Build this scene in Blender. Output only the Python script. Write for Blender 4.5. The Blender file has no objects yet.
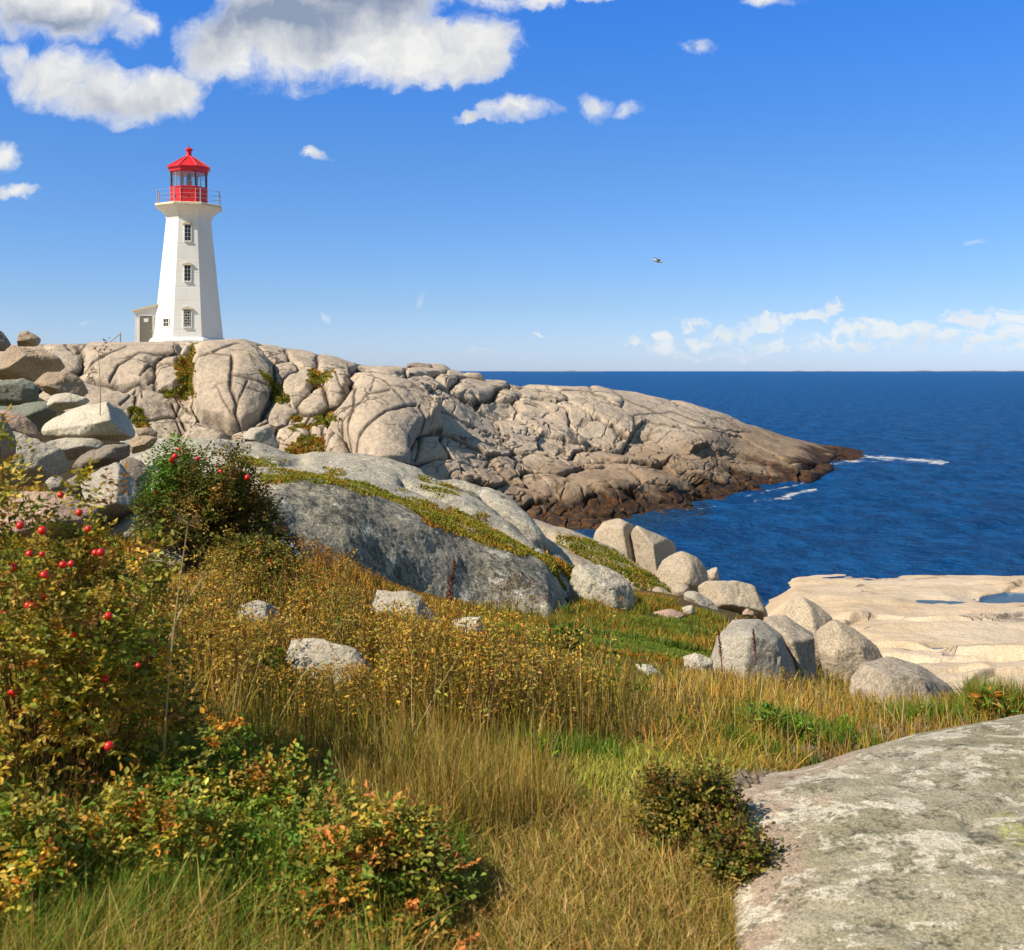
import bpy, bmesh, math, random
import numpy as np
from mathutils import Vector, Matrix

# ---------------------------------------------------------------- camera, light, exposure
S = bpy.context.scene
C = S.collection
F = 1100.0          # focal length in pixels of a 1024 px wide picture
EYE = 9.0           # eye height above the sea
HY = 371.0          # row of the horizon
cam_d = bpy.data.cameras.new('camera'); cam = bpy.data.objects.new('camera', cam_d); C.objects.link(cam)
cam.location = (0, 0, EYE); cam.rotation_euler = (math.pi/2, 0, 0)
cam_d.sensor_fit = 'HORIZONTAL'; cam_d.sensor_width = 36.0
cam_d.lens = 36.0*F/1024.0
cam_d.shift_y = -(475.0-HY)/1024.0
cam_d.clip_start = 0.1; cam_d.clip_end = 60000
cam_d.dof.use_dof = True; cam_d.dof.focus_distance = 13.0; cam_d.dof.aperture_fstop = 8.0
S.camera = cam
S.view_settings.view_transform = 'Standard'; S.view_settings.look = 'None'
S.view_settings.exposure = 0.5; S.view_settings.gamma = 1.0
S.view_settings.use_curve_mapping = False

SUN = Vector((-0.63, -0.34, 0.69)).normalized()      # direction towards the sun
elev = math.asin(SUN.z); rot = math.atan2(SUN.x, SUN.y)
sl = bpy.data.lights.new('sun', 'SUN'); sl.energy = 4.7; sl.angle = math.radians(0.53); sl.color = (1.0, 0.90, 0.74)
so = bpy.data.objects.new('sun', sl); C.objects.link(so)
so.rotation_euler = SUN.to_track_quat('Z', 'Y').to_euler(); so.location = (-30, -10, 60)

SKY_TINT = [(.64, .80, 1.40), (.54, .66, .99), (.53, .70, .99), (.36, .79, 1.36)]
def build_world():
    w = bpy.data.worlds.new('World'); S.world = w; w.use_nodes = True
    nt = w.node_tree; N = nt.nodes; L = nt.links; N.clear()
    def nd(t, **k):
        n = N.new(t)
        for a, b in k.items(): setattr(n, a, b)
        return n
    def m(op, a, b=None, c=None, clamp=False):
        n = nd('ShaderNodeMath', operation=op, use_clamp=clamp)
        for i, v in enumerate((a, b, c)):
            if v is None: continue
            if isinstance(v, (int, float)): n.inputs[i].default_value = v
            else: L.new(v, n.inputs[i])
        return n.outputs[0]
    def vm(op, a, b=None):
        n = nd('ShaderNodeVectorMath', operation=op)
        for i, v in enumerate((a, b)):
            if v is None: continue
            if isinstance(v, tuple): n.inputs[i].default_value = v
            else: L.new(v, n.inputs[i])
        return n
    sky = nd('ShaderNodeTexSky', sky_type='NISHITA', sun_disc=False)
    sky.sun_elevation = elev; sky.sun_rotation = rot
    sky.air_density = 1.0; sky.dust_density = 0.35; sky.ozone_density = 3.0; sky.altitude = 20
    hs = nd('ShaderNodeHueSaturation'); hs.inputs['Saturation'].default_value = 1.22; hs.inputs['Value'].default_value = 1.0
    L.new(sky.outputs[0], hs.inputs['Color'])
    tcs = nd('ShaderNodeTexCoord'); sxs = nd('ShaderNodeSeparateXYZ'); L.new(tcs.outputs['Generated'], sxs.inputs[0])
    cr = nd('ShaderNodeValToRGB'); L.new(sxs.outputs[2], cr.inputs[0])          # tint: bluer than the model's horizon, made warm overhead to neutralise shade
    els = cr.color_ramp.elements; els[0].position = 0.0; els[0].color = SKY_TINT[0]+(1,); els[1].position = 0.36; els[1].color = SKY_TINT[3]+(1,)
    e = els.new(0.06); e.color = SKY_TINT[1]+(1,); e = els.new(0.18); e.color = SKY_TINT[2]+(1,); e = els.new(0.50); e.color = (1.15, .95, .70, 1)
    tn = nd('ShaderNodeMix', data_type='RGBA', blend_type='MULTIPLY'); tn.inputs['Factor'].default_value = 1.0
    back = nd('ShaderNodeMapRange', interpolation_type='SMOOTHSTEP'); L.new(sxs.outputs[1], back.inputs['Value'])
    back.inputs['From Min'].default_value = -0.3; back.inputs['From Max'].default_value = 0.45
    bt = nd('ShaderNodeMix', data_type='RGBA'); L.new(back.outputs[0], bt.inputs['Factor']); bt.inputs[6].default_value = (1.15, .95, .72, 1); L.new(cr.outputs[0], bt.inputs[7])  # unseen sky behind is tinted warm to neutralise the blue fill light
    L.new(hs.outputs[0], tn.inputs[6]); L.new(bt.outputs[2], tn.inputs[7])
    bg = nd('ShaderNodeBackground'); bg.inputs[1].default_value = 0.105; L.new(tn.outputs[2], bg.inputs[0])
    # clouds, by direction on the sky: tangent coordinates round due +Y
    tc = nd('ShaderNodeTexCoord'); sx = nd('ShaderNodeSeparateXYZ'); L.new(tc.outputs['Generated'], sx.inputs[0])
    yy = m('MAXIMUM', sx.outputs[1], 0.02)
    u = m('DIVIDE', sx.outputs[0], yy); v = m('DIVIDE', sx.outputs[2], yy)
    cb = nd('ShaderNodeCombineXYZ'); L.new(u, cb.inputs[0]); L.new(v, cb.inputs[1])
    def noise(vec, scale, detail, rough, dist=0.0, off=(0, 0, 0)):
        a = vm('ADD', vec, off)
        n = nd('ShaderNodeTexNoise'); L.new(a.outputs[0], n.inputs['Vector'])
        n.inputs['Scale'].default_value = scale; n.inputs['Detail'].default_value = detail
        n.inputs['Roughness'].default_value = rough; n.inputs['Distortion'].default_value = dist
        return n
    w1 = noise(cb.outputs[0], 16.0, 6, 0.6)
    wv = vm('SUBTRACT', w1.outputs['Color'], (0.5, 0.5, 0.5))
    wv2 = vm('MULTIPLY', wv.outputs[0], (0.065, 0.05, 0.0))
    P = vm('ADD', cb.outputs[0], wv2.outputs[0]).outputs[0]
    def field(blobs):
        acc = None
        for (cx, cy, rx, ry, s) in blobs:
            d = vm('SUBTRACT', P, ((cx-512)/F, (HY-cy)/F, 0))
            e = vm('MULTIPLY', d.outputs[0], (F/rx, F/ry, 0))
            ln = vm('LENGTH', e.outputs[0]).outputs['Value']
            g = m('MULTIPLY', m('SUBTRACT', 1.0, ln, clamp=True), s)
            acc = g if acc is None else m('MAXIMUM', acc, g)
        return acc
    big = [(45, 8, 120, 50, 1), (60, 80, 75, 42, 1), (115, 95, 95, 36, 1), (165, 92, 52, 32, .9), (225, 45, 75, 50, .9), (290, 30, 110, 75, 1.1),
           (350, 0, 150, 70, 1.1), (400, 40, 120, 52, 1.1), (470, 48, 75, 45, 1), (430, -60, 190, 90, 1), (145, 25, 50, 30, .6), (10, 60, 40, 40, .6),
           (518, 112, 50, 16, .66), (470, 116, 24, 10, .42), (596, 102, 36, 24, .62), (628, 108, 26, 16, .5), (706, 45, 30, 10, .42), (312, 158, 24, 12, .5),
           (2, 160, 26, 22, .7), (10, 192, 36, 9, .6), (560, -2, 70, 16, .75), (765, -2, 60, 14, .75), (975, 240, 22, 9, .45), (421, 302, 9, 12, .34), (320, 314, 12, 7, .26), (538, 332, 12, 5, .24), (90, 325, 14, 9, .32), (482, 350, 40, 5, .25)]
    low = [(692, 320, 24, 9, .8), (832, 309, 18, 12, .85), (815, 322, 30, 8, .7), (770, 325, 40, 11, .7), (735, 333, 40, 11, .65), (665, 345, 46, 12, .7), (655, 335, 20, 8, .6),
           (700, 340, 50, 10, .6), (860, 330, 60, 12, .7), (905, 325, 60, 12, .75), (975, 314, 44, 16, .95), (1010, 316, 50, 14, .9), (930, 335, 110, 16, .65), (1000, 340, 110, 22, .65), (850, 345, 150, 14, .5),
           (760, 350, 160, 10, .42), (1060, 330, 90, 26, .9)]
    fb = field(big); fl = field(low)
    nd3 = vm('MULTIPLY', P, (58.0, 88.0, 1.0)).outputs[0]
    n2 = noise(P, 13.0, 10, 0.62, 0.2, (0.3, 0.1, 0))
    n3 = noise(nd3, 1.0, 8, 0.58, 0.0, (0.7, 0.4, 0))
    d1 = m('ADD', m('MULTIPLY', fb, 1.25), m('MULTIPLY', m('SUBTRACT', n2.outputs[0], 0.5), 2.1))
    d1 = m('MULTIPLY', d1, m('MULTIPLY', fb, 6.0, clamp=True))
    d2 = m('ADD', m('MULTIPLY', fl, 1.0), m('MULTIPLY', m('SUBTRACT', n3.outputs[0], 0.475), 2.5))
    d2 = m('MULTIPLY', d2, m('MULTIPLY', fl, 6.0, clamp=True))
    def ss(x, a, b, lo, hi):
        r = nd('ShaderNodeMapRange', interpolation_type='SMOOTHSTEP'); L.new(x, r.inputs['Value'])
        for i, q in zip(('From Min', 'From Max', 'To Min', 'To Max'), (a, b, lo, hi)): r.inputs[i].default_value = q
        return r.outputs[0]
    a1 = ss(d1, 0.10, 0.74, 0, 0.97); a2 = ss(d2, 0.14, 0.75, 0, 0.72)
    grey = field([(280, 18, 130, 50, 1), (360, -10, 120, 50, 1), (60, 28, 90, 20, .8), (20, 20, 60, 30, .6), (200, 40, 50, 30, .4), (110, 108, 90, 18, .35), (930, 345, 120, 12, .5), (520, 122, 40, 10, .35)])
    n4 = noise(P, 22.0, 7, 0.6, 0.4, (1.3, 0.9, 0))
    gs = m('ADD', m('MULTIPLY', grey, 1.25), m('MULTIPLY', m('SUBTRACT', n4.outputs[0], 0.42), 1.7), clamp=True)
    gs = m('MULTIPLY', gs, ss(d1, 0.3, 0.75, 0.35, 1.0))
    cm = nd('ShaderNodeMix', data_type='RGBA'); L.new(gs, cm.inputs['Factor'])
    cm.inputs['A'].default_value = (0.66, 0.655, 0.63, 1); cm.inputs['B'].default_value = (0.20, 0.245, 0.33, 1)
    cbg = nd('ShaderNodeBackground'); L.new(cm.outputs['Result'], cbg.inputs[0]); cbg.inputs[1].default_value = 1.0
    front = m('GREATER_THAN', sx.outputs[1], 0.03)
    al = m('MULTIPLY', m('MAXIMUM', a1, a2), front)
    al = m('MULTIPLY', al, ss(v, 0.002, 0.03, 0.3, 1.0))
    mx = nd('ShaderNodeMixShader'); L.new(al, mx.inputs[0]); L.new(bg.outputs[0], mx.inputs[1]); L.new(cbg.outputs[0], mx.inputs[2])
    out = nd('ShaderNodeOutputWorld'); L.new(mx.outputs[0], out.inputs[0])
build_world()
S.cycles.max_bounces = 6; S.cycles.diffuse_bounces = 3; S.cycles.glossy_bounces = 3
S.cycles.transmission_bounces = 4; S.cycles.transparent_max_bounces = 8
S.cycles.caustics_reflective = False; S.cycles.caustics_refractive = False

# ---------------------------------------------------------------- numeric helpers
def P3(px, py, Y): return np.array([(px-512)/F*Y, Y, EYE-(py-HY)/F*Y])
def hashf(ix, iy, iz):
    h = (ix.astype(np.int64)*374761393 + iy.astype(np.int64)*668265263 + iz.astype(np.int64)*2147483647) & 0xffffffff
    h = ((h ^ (h >> 13))*1274126177) & 0xffffffff
    return ((h ^ (h >> 16)) & 0xffff)/65535.0
def vnoise(p):
    i = np.floor(p); f = p-i; f = f*f*f*(f*(f*6-15)+10)
    x, y, z = i[:, 0], i[:, 1], i[:, 2]; fx, fy, fz = f[:, 0], f[:, 1], f[:, 2]
    r = 0
    for dx in (0, 1):
        for dy in (0, 1):
            for dz in (0, 1):
                r = r + hashf(x+dx, y+dy, z+dz)*(fx if dx else 1-fx)*(fy if dy else 1-fy)*(fz if dz else 1-fz)
    return r*2-1
def fbm(p, sc, octv=4, rough=0.5):
    a = 1.0; t = 0.0; r = 0
    q = np.asarray(p, float)*sc
    for k in range(octv):
        r = r + a*vnoise(q+17.3*k); t += a; a *= rough; q = q*2.03
    return r/t
def sstep(x, a, b):
    t = np.clip((x-a)/(b-a), 0, 1); return t*t*(3-2*t)
def inpoly(x, y, poly):
    poly = np.asarray(poly, float); x = np.asarray(x); y = np.asarray(y)
    c = np.zeros(x.shape, bool); j = len(poly)-1
    for i in range(len(poly)):
        xi, yi = poly[i]; xj, yj = poly[j]
        with np.errstate(divide='ignore', invalid='ignore'):
            c ^= ((yi > y) != (yj > y)) & (x < (xj-xi)*(y-yi)/(yj-yi+1e-12)+xi)
        j = i
    return c
def segdist(x, y, pl):
    d = np.full(x.shape, 1e9)
    for (a, b), (c, e) in zip(pl[:-1], pl[1:]):
        dx, dy = c-a, e-b; t = np.clip(((x-a)*dx+(y-b)*dy)/(dx*dx+dy*dy+1e-9), 0, 1)
        d = np.minimum(d, np.hypot(x-a-t*dx, y-b-t*dy))
    return d
def catmull(ts, xs, vals):
    """values (n, ...) at increasing xs, evaluated at ts: cubic Hermite with limited slopes"""
    xs = np.asarray(xs, float); vals = np.asarray(vals, float); n = len(xs)
    h = np.diff(xs); sh = (n-1,)+(1,)*(vals.ndim-1)
    d = np.diff(vals, axis=0)/h.reshape(sh)
    mm = np.zeros_like(vals); mm[0] = d[0]; mm[-1] = d[-1]
    for i in range(1, n-1):
        same = (d[i-1]*d[i]) > 0
        hm = 2*d[i-1]*d[i]/(d[i-1]+d[i]+1e-30*np.sign(d[i]+1e-30))
        mm[i] = np.where(same, hm, 0)
    k = np.clip(np.searchsorted(xs, ts)-1, 0, n-2)
    t = ((np.clip(ts, xs[0], xs[-1])-xs[k])/h[k]).reshape((-1,)+(1,)*(vals.ndim-1)); hh = h[k].reshape(t.shape)
    return (2*t**3-3*t**2+1)*vals[k]+(t**3-2*t**2+t)*hh*mm[k]+(-2*t**3+3*t**2)*vals[k+1]+(t**3-t**2)*hh*mm[k+1]
def proj(p):
    p = np.asarray(p); return 512+F*p[..., 0]/p[..., 1], HY+F*(EYE-p[..., 2])/p[..., 1]

# ---------------------------------------------------------------- object helpers
def mesh_obj(name, V, T, mat, parent=None, col=None, smooth=True, attrs=None, quads=False):
    me = bpy.data.meshes.new(name); k = 4 if quads else 3
    V = np.asarray(V, np.float32); T = np.asarray(T, np.int32)
    me.vertices.add(len(V)); me.vertices.foreach_set('co', V.ravel())
    me.loops.add(T.size); me.loops.foreach_set('vertex_index', T.ravel())
    me.polygons.add(len(T)); me.polygons.foreach_set('loop_start', np.arange(0, T.size, k, dtype=np.int32))
    me.update(calc_edges=True)
    me.polygons.foreach_set('use_smooth', np.full(len(T), smooth))
    if col is not None:
        a = me.attributes.new('Col', 'FLOAT_COLOR', 'POINT'); c4 = np.ones((len(V), 4), np.float32); c4[:, :3] = col
        a.data.foreach_set('color', c4.ravel())
    for nm, val in (attrs or {}).items():
        a = me.attributes.new(nm, 'FLOAT', 'POINT'); a.data.foreach_set('value', np.asarray(val, np.float32))
    if mat: me.materials.append(mat)
    o = bpy.data.objects.new(name, me); C.objects.link(o)
    if parent: o.parent = parent
    return o
def tag(o, label=None, cat=None, group=None, kind=None):
    if label: o['label'] = label
    if cat: o['category'] = cat
    if group: o['group'] = group
    if kind: o['kind'] = kind
    return o
def thing(name, label, cat, loc=(0, 0, 0), rz=0, group=None):
    o = bpy.data.objects.new(name, None); C.objects.link(o); o.location = loc; o.rotation_euler = (0, 0, rz)
    o.empty_display_size = 0.2
    return tag(o, label, cat, group)
class MB:
    """collects simple solids into one mesh"""
    def __init__(s): s.bm = bmesh.new()
    def box(s, c, d, rz=0, rx=0, bev=0):
        M = Matrix.Translation(c) @ Matrix.Rotation(rz, 4, 'Z') @ Matrix.Rotation(rx, 4, 'X') @ Matrix.Diagonal((d[0], d[1], d[2], 1))
        r = bmesh.ops.create_cube(s.bm, size=1, matrix=M)
        if bev: bmesh.ops.bevel(s.bm, geom=list({e for v in r['verts'] for e in v.link_edges}), offset=bev, segments=2, affect='EDGES')
        return s
    def tube(s, a, b, r, r2=None, n=8):
        a, b = Vector(a), Vector(b); d = b-a
        M = Matrix.Translation((a+b)/2) @ d.to_track_quat('Z', 'Y').to_matrix().to_4x4()
        bmesh.ops.create_cone(s.bm, cap_ends=True, segments=n, radius1=r, radius2=r if r2 is None else r2, depth=d.length, matrix=M); return s
    def lathe(s, prof, n=8, ph=0.0, c=(0, 0, 0), cap=True):
        rings = []
        for (r, z) in prof:
            rings.append([s.bm.verts.new((c[0]+r*math.cos(ph+2*math.pi*k/n), c[1]+r*math.sin(ph+2*math.pi*k/n), c[2]+z)) for k in range(n)])
        for A, B in zip(rings[:-1], rings[1:]):
            for k in range(n): s.bm.faces.new((A[k], A[(k+1) % n], B[(k+1) % n], B[k]))
        if cap:
            s.bm.faces.new(rings[0][::-1]); s.bm.faces.new(rings[-1])
        return s
    def ball(s, c, r, sc=(1, 1, 1), sub=2):
        M = Matrix.Translation(c) @ Matrix.Diagonal((r*sc[0], r*sc[1], r*sc[2], 1))
        bmesh.ops.create_icosphere(s.bm, subdivisions=sub, radius=1, matrix=M); return s
    def build(s, name, mat, parent=None, smooth=False):
        me = bpy.data.meshes.new(name); bmesh.ops.recalc_face_normals(s.bm, faces=s.bm.faces); s.bm.to_mesh(me); s.bm.free()
        if mat: me.materials.append(mat)
        if smooth:
            for p in me.polygons: p.use_smooth = True
        o = bpy.data.objects.new(name, me); C.objects.link(o)
        if parent: o.parent = parent
        return o

# ---------------------------------------------------------------- materials
class NT:
    def __init__(s, name):
        s.mat = bpy.data.materials.new(name); s.mat.use_nodes = True; s.t = s.mat.node_tree; s.N = s.t.nodes; s.L = s.t.links
        s.bsdf = s.N['Principled BSDF']; s.out = s.N['Material Output']
        s.geo = s.N.new('ShaderNodeNewGeometry'); s.pos = s.geo.outputs['Position']
    def put(s, v, sock):
        if isinstance(v, (int, float)): sock.default_value = v
        elif isinstance(v, tuple): sock.default_value = v if len(v) == 4 or sock.type == 'VECTOR' else v+(1,)
        else: s.L.new(v, sock)
    def math(s, op, a, b=None, clamp=False):
        n = s.N.new('ShaderNodeMath'); n.operation = op; n.use_clamp = clamp; s.put(a, n.inputs[0])
        if b is not None: s.put(b, n.inputs[1])
        return n.outputs[0]
    def scalev(s, v, sc):
        n = s.N.new('ShaderNodeVectorMath'); n.operation = 'MULTIPLY'; s.put(v, n.inputs[0]); n.inputs[1].default_value = sc; return n.outputs[0]
    def noise(s, scale, detail=5, rough=0.55, dist=0.0, vec=None, out='Fac'):
        n = s.N.new('ShaderNodeTexNoise'); s.put(vec if vec is not None else s.pos, n.inputs['Vector'])
        n.inputs['Scale'].default_value = scale; n.inputs['Detail'].default_value = detail
        n.inputs['Roughness'].default_value = rough; n.inputs['Distortion'].default_value = dist
        return n.outputs[out]
    def ramp(s, f, a, b, lo=0.0, hi=1.0, smooth=True):
        n = s.N.new('ShaderNodeMapRange'); n.interpolation_type = 'SMOOTHSTEP' if smooth else 'LINEAR'
        s.put(f, n.inputs['Value'])
        for i, q in zip(('From Min', 'From Max', 'To Min', 'To Max'), (a, b, lo, hi)): n.inputs[i].default_value = q
        return n.outputs[0]
    def mix(s, f, a, b, mode='MIX'):
        n = s.N.new('ShaderNodeMix'); n.data_type = 'RGBA'; n.blend_type = mode
        s.put(f, n.inputs['Factor']); s.put(a, n.inputs[6]); s.put(b, n.inputs[7]); return n.outputs[2]
    def attr(s, name, out='Fac'):
        n = s.N.new('ShaderNodeAttribute'); n.attribute_name = name; return n.outputs[out]
    def bump(s, h, strength, dist, normal=None):
        n = s.N.new('ShaderNodeBump'); n.inputs['Strength'].default_value = strength; n.inputs['Distance'].default_value = dist
        s.put(h, n.inputs['Height'])
        if normal is not None: s.L.new(normal, n.inputs['Normal'])
        return n.outputs[0]
    def done(s, col, rough=0.8, normal=None, spec=None):
        s.put(col, s.bsdf.inputs['Base Color']); s.put(rough, s.bsdf.inputs['Roughness'])
        if spec is not None: s.bsdf.inputs['Specular IOR Level'].default_value = spec
        if normal is not None: s.L.new(normal, s.bsdf.inputs['Normal'])
        return s.mat
def plain(name, col, rough=0.6, var=0.12, scale=6.0, metal=0.0, spec=None):
    m = NT(name); f = m.noise(scale, 5, 0.6)
    c = m.mix(m.ramp(f, 0.3, 0.7), tuple(x*(1-var) for x in col), tuple(min(1, x*(1+var)) for x in col))
    m.bsdf.inputs['Metallic'].default_value = metal
    return m.done(c, rough, None, spec)
def rock(name, c1, c2, sc=1.0, dark=((0.06, 0.06, 0.055), 0.5), dsc=3.0, white=((0.62, 0.6, 0.55), 0.3), wsc=4.0,
         grain=60.0, gbump=0.02, extra=None, gcon=0.8, streak=None, rough=0.9):
    """granite: two mottled tones, patches of dark and of pale lichen, speckled grain"""
    m = NT(name)
    n1 = m.noise(sc, 6, 0.6, 0.4)
    col = m.mix(m.ramp(n1, 0.36, 0.64), c1, c2)
    nh = m.noise(sc*3.1, 5, 0.6)
    if streak:
        v = m.scalev(m.pos, streak[0]); ns = m.noise(1.0, 6, 0.65, 0.6, v)
        col = m.mix(m.ramp(ns, 0.48, 0.72, 0, streak[2]), col, streak[1])
    if extra: col = extra(m, col)
    if white[1] > 0:
        nw = m.noise(wsc, 8, 0.68, 0.2)
        t = 0.72-0.3*white[1]
        col = m.mix(m.ramp(nw, t+.02, t+0.065, 0, 0.85), col, white[0])
    if dark[1] > 0:
        ndk = m.noise(dsc, 9, 0.74, 0.3); nb = m.noise(dsc*0.23, 3, 0.5)
        f = m.math('ADD', ndk, m.math('MULTIPLY', m.math('SUBTRACT', nb, 0.5), 0.5))
        t = 0.72-0.3*dark[1]
        col = m.mix(m.ramp(f, t, t+0.14, 0, 0.8), col, dark[0])
    g = m.noise(grain, 3, 0.7)
    col = m.mix(1.0, col, m.mix(m.ramp(g, 0.3, 0.7), (1-.5*gcon, 1-.515*gcon, 1-.53*gcon), (1+.28*gcon, 1+.27*gcon, 1+.25*gcon)), 'MULTIPLY')
    b1 = m.bump(nh, 0.5, 0.12/sc)
    b2 = m.bump(m.noise(grain*0.35, 6, 0.7), 1.0, gbump*1.6, b1)
    if getattr(m, 'crack', None) is not None: b2 = m.bump(m.math('SUBTRACT', 1.0, m.crack), 0.8, 0.12, b2)
    return m.done(col, rough, b2, 0.25)
def leafmat(name, trans=0.35, rough=0.55, spec=0.3):
    m = NT(name); c = m.attr('Col', 'Color')
    m.done(c, rough, None, spec)
    tr = m.N.new('ShaderNodeBsdfTranslucent'); m.L.new(m.mix(1.0, c, (1.0, 1.0, 0.6), 'MULTIPLY'), tr.inputs[0])
    mx = m.N.new('ShaderNodeMixShader'); mx.inputs[0].default_value = trans
    m.L.new(m.bsdf.outputs[0], mx.inputs[1]); m.L.new(tr.outputs[0], mx.inputs[2]); m.L.new(mx.outputs[0], m.out.inputs[0])
    return m.mat
M_LEAF = leafmat('leaf'); M_GRASS = leafmat('grass_blade', 0.3, 0.6, 0.2); M_MOSS = leafmat('moss_tuft', 0.15, 0.9, 0.05)
M_STEM = plain('woody_stem', (0.10, 0.065, 0.04), 0.8)

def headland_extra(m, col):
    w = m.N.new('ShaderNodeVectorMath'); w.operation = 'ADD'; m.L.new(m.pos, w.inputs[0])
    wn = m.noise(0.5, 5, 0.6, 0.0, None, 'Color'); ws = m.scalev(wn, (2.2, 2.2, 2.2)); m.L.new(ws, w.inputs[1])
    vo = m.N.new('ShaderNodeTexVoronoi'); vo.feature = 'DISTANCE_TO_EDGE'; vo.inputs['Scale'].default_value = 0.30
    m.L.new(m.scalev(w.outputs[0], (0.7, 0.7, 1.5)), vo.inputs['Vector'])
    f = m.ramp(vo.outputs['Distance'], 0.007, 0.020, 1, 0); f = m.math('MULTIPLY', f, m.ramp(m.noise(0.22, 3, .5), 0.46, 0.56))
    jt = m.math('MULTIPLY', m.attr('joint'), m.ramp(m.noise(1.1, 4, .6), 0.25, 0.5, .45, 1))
    f2 = m.math('MAXIMUM', m.math('MULTIPLY', f, .8), jt)      # groove shade painted into the joint colour, with soil and black lichen
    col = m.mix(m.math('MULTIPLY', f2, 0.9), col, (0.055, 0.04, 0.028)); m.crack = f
    z = m.N.new('ShaderNodeSeparateXYZ'); m.L.new(m.pos, z.inputs[0])
    n = m.noise(0.35, 6, 0.6); n2 = m.noise(2.2, 6, 0.7)
    h = m.math('ADD', z.outputs[2], m.math('MULTIPLY', m.math('SUBTRACT', n, 0.5), 3.6))
    br = m.math('ADD', h, m.math('MULTIPLY', m.math('SUBTRACT', z.outputs[0], 5.0), -0.05))
    col = m.mix(m.ramp(br, 4.4, 1.6, 0, 0.66), col, m.mix(n2, (0.12, 0.07, 0.035), (0.25, 0.155, 0.08)))
    col = m.mix(m.ramp(h, 1.7, 0.6), col, m.mix(m.ramp(n2, 0.45, 0.62), (0.03, 0.02, 0.014), (0.11, 0.045, 0.012)))
    return col
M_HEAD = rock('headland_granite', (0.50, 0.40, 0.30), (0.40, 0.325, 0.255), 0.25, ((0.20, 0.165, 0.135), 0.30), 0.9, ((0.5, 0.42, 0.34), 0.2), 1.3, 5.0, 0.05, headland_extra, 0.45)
def out_extra(m, col):
    a = m.attr('lich_shade'); col = m.mix(m.math('MULTIPLY', m.math('SUBTRACT', 1.0, a), 0.75), col, (0.50, 0.455, 0.365))
    n = m.noise(7.0, 8, 0.78, 0.2); n2 = m.noise(1.1, 4, 0.6)
    f = m.math('ADD', n, m.math('MULTIPLY', m.math('SUBTRACT', n2, 0.5), 0.35)); f = m.math('MULTIPLY', m.ramp(f, 0.49, 0.56), a)
    return m.mix(m.math('MULTIPLY', f, 0.82), col, (0.075, 0.074, 0.064))
M_OUT = rock('lichen_granite', (0.37, 0.335, 0.26), (0.28, 0.255, 0.20), 0.6, ((0.05, 0.05, 0.042), 0.5), 3.0, ((0.60, 0.56, 0.47), 0.55), 3.2, 24.0, 0.035, out_extra)
M_SHORE = rock('shore_granite', (0.47, 0.39, 0.29), (0.38, 0.32, 0.245), 0.7, ((0.12, 0.11, 0.10), 0.3), 2.2, ((0.56, 0.50, 0.43), 0.35), 3.0, 30.0, 0.02)
M_GREY = rock('grey_granite', (0.47, 0.425, 0.35), (0.36, 0.33, 0.27), 1.2, ((0.08, 0.08, 0.075), 0.45), 5.0, ((0.58, 0.55, 0.5), 0.45), 5.0, 55.0, 0.015)
M_WHITE = rock('pale_granite', (0.62, 0.56, 0.45), (0.50, 0.455, 0.37), 1.5, ((0.16, 0.15, 0.14), 0.25), 6.0, ((0.7, 0.66, 0.6), 0.4), 6.0, 60.0, 0.015)
M_TAN = rock('tan_granite', (0.44, 0.34, 0.24), (0.34, 0.26, 0.19), 1.0, ((0.12, 0.10, 0.08), 0.3), 4.0, ((0.5, 0.44, 0.36), 0.25), 5.0, 50.0, 0.015)
M_PINK = rock('pink_granite', (0.46, 0.31, 0.235), (0.38, 0.29, 0.235), 1.5, ((0.12, 0.09, 0.08), 0.3), 5.0, ((0.52, 0.44, 0.4), 0.3), 5.0, 55.0, 0.015)
M_GREEN = rock('green_schist', (0.19, 0.205, 0.165), (0.25, 0.255, 0.21), 2.0, ((0.05, 0.055, 0.045), 0.35), 6.0, ((0.28, 0.28, 0.24), 0.1), 6.0, 60.0, 0.015)
M_DARK = rock('dark_granite', (0.22, 0.185, 0.15), (0.32, 0.27, 0.22), 2.0, ((0.05, 0.042, 0.035), 0.4), 5.0, ((0.4, 0.36, 0.3), 0.2), 6.0, 60.0, 0.015)
def pink_extra(m, col):
    w = m.N.new('ShaderNodeVectorMath'); w.operation = 'ADD'; m.L.new(m.pos, w.inputs[0]); m.L.new(m.scalev(m.noise(0.5, 5, 0.6, 0.0, None, 'Color'), (2.0, 2.0, 2.0)), w.inputs[1])
    vo = m.N.new('ShaderNodeTexVoronoi'); vo.feature = 'DISTANCE_TO_EDGE'; vo.inputs['Scale'].default_value = 0.22; m.L.new(m.scalev(w.outputs[0], (0.45, 1.0, 1.0)), vo.inputs['Vector'])
    f = m.math('MULTIPLY', m.ramp(vo.outputs['Distance'], 0.006, 0.016, 1, 0), m.ramp(m.noise(0.3, 3, .5), 0.45, 0.55))
    col = m.mix(m.math('MULTIPLY', f, 0.85), col, (0.10, 0.07, 0.05)); m.crack = f
    n = m.noise(0.16, 4, 0.6); return m.mix(m.ramp(n, 0.42, 0.62, 0, 0.6), col, (0.60, 0.50, 0.385))
M_SLAB = rock('shore_slab_granite', (0.58, 0.45, 0.30), (0.50, 0.37, 0.24), 0.3, ((0.2, 0.16, 0.12), 0.16), 1.2, ((0.66, 0.56, 0.43), 0.25), 0.8, 20.0, 0.012, pink_extra, 0.5,
              ((0.12, 0.5, 2.5), (0.34, 0.25, 0.18), 0.5))
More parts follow.
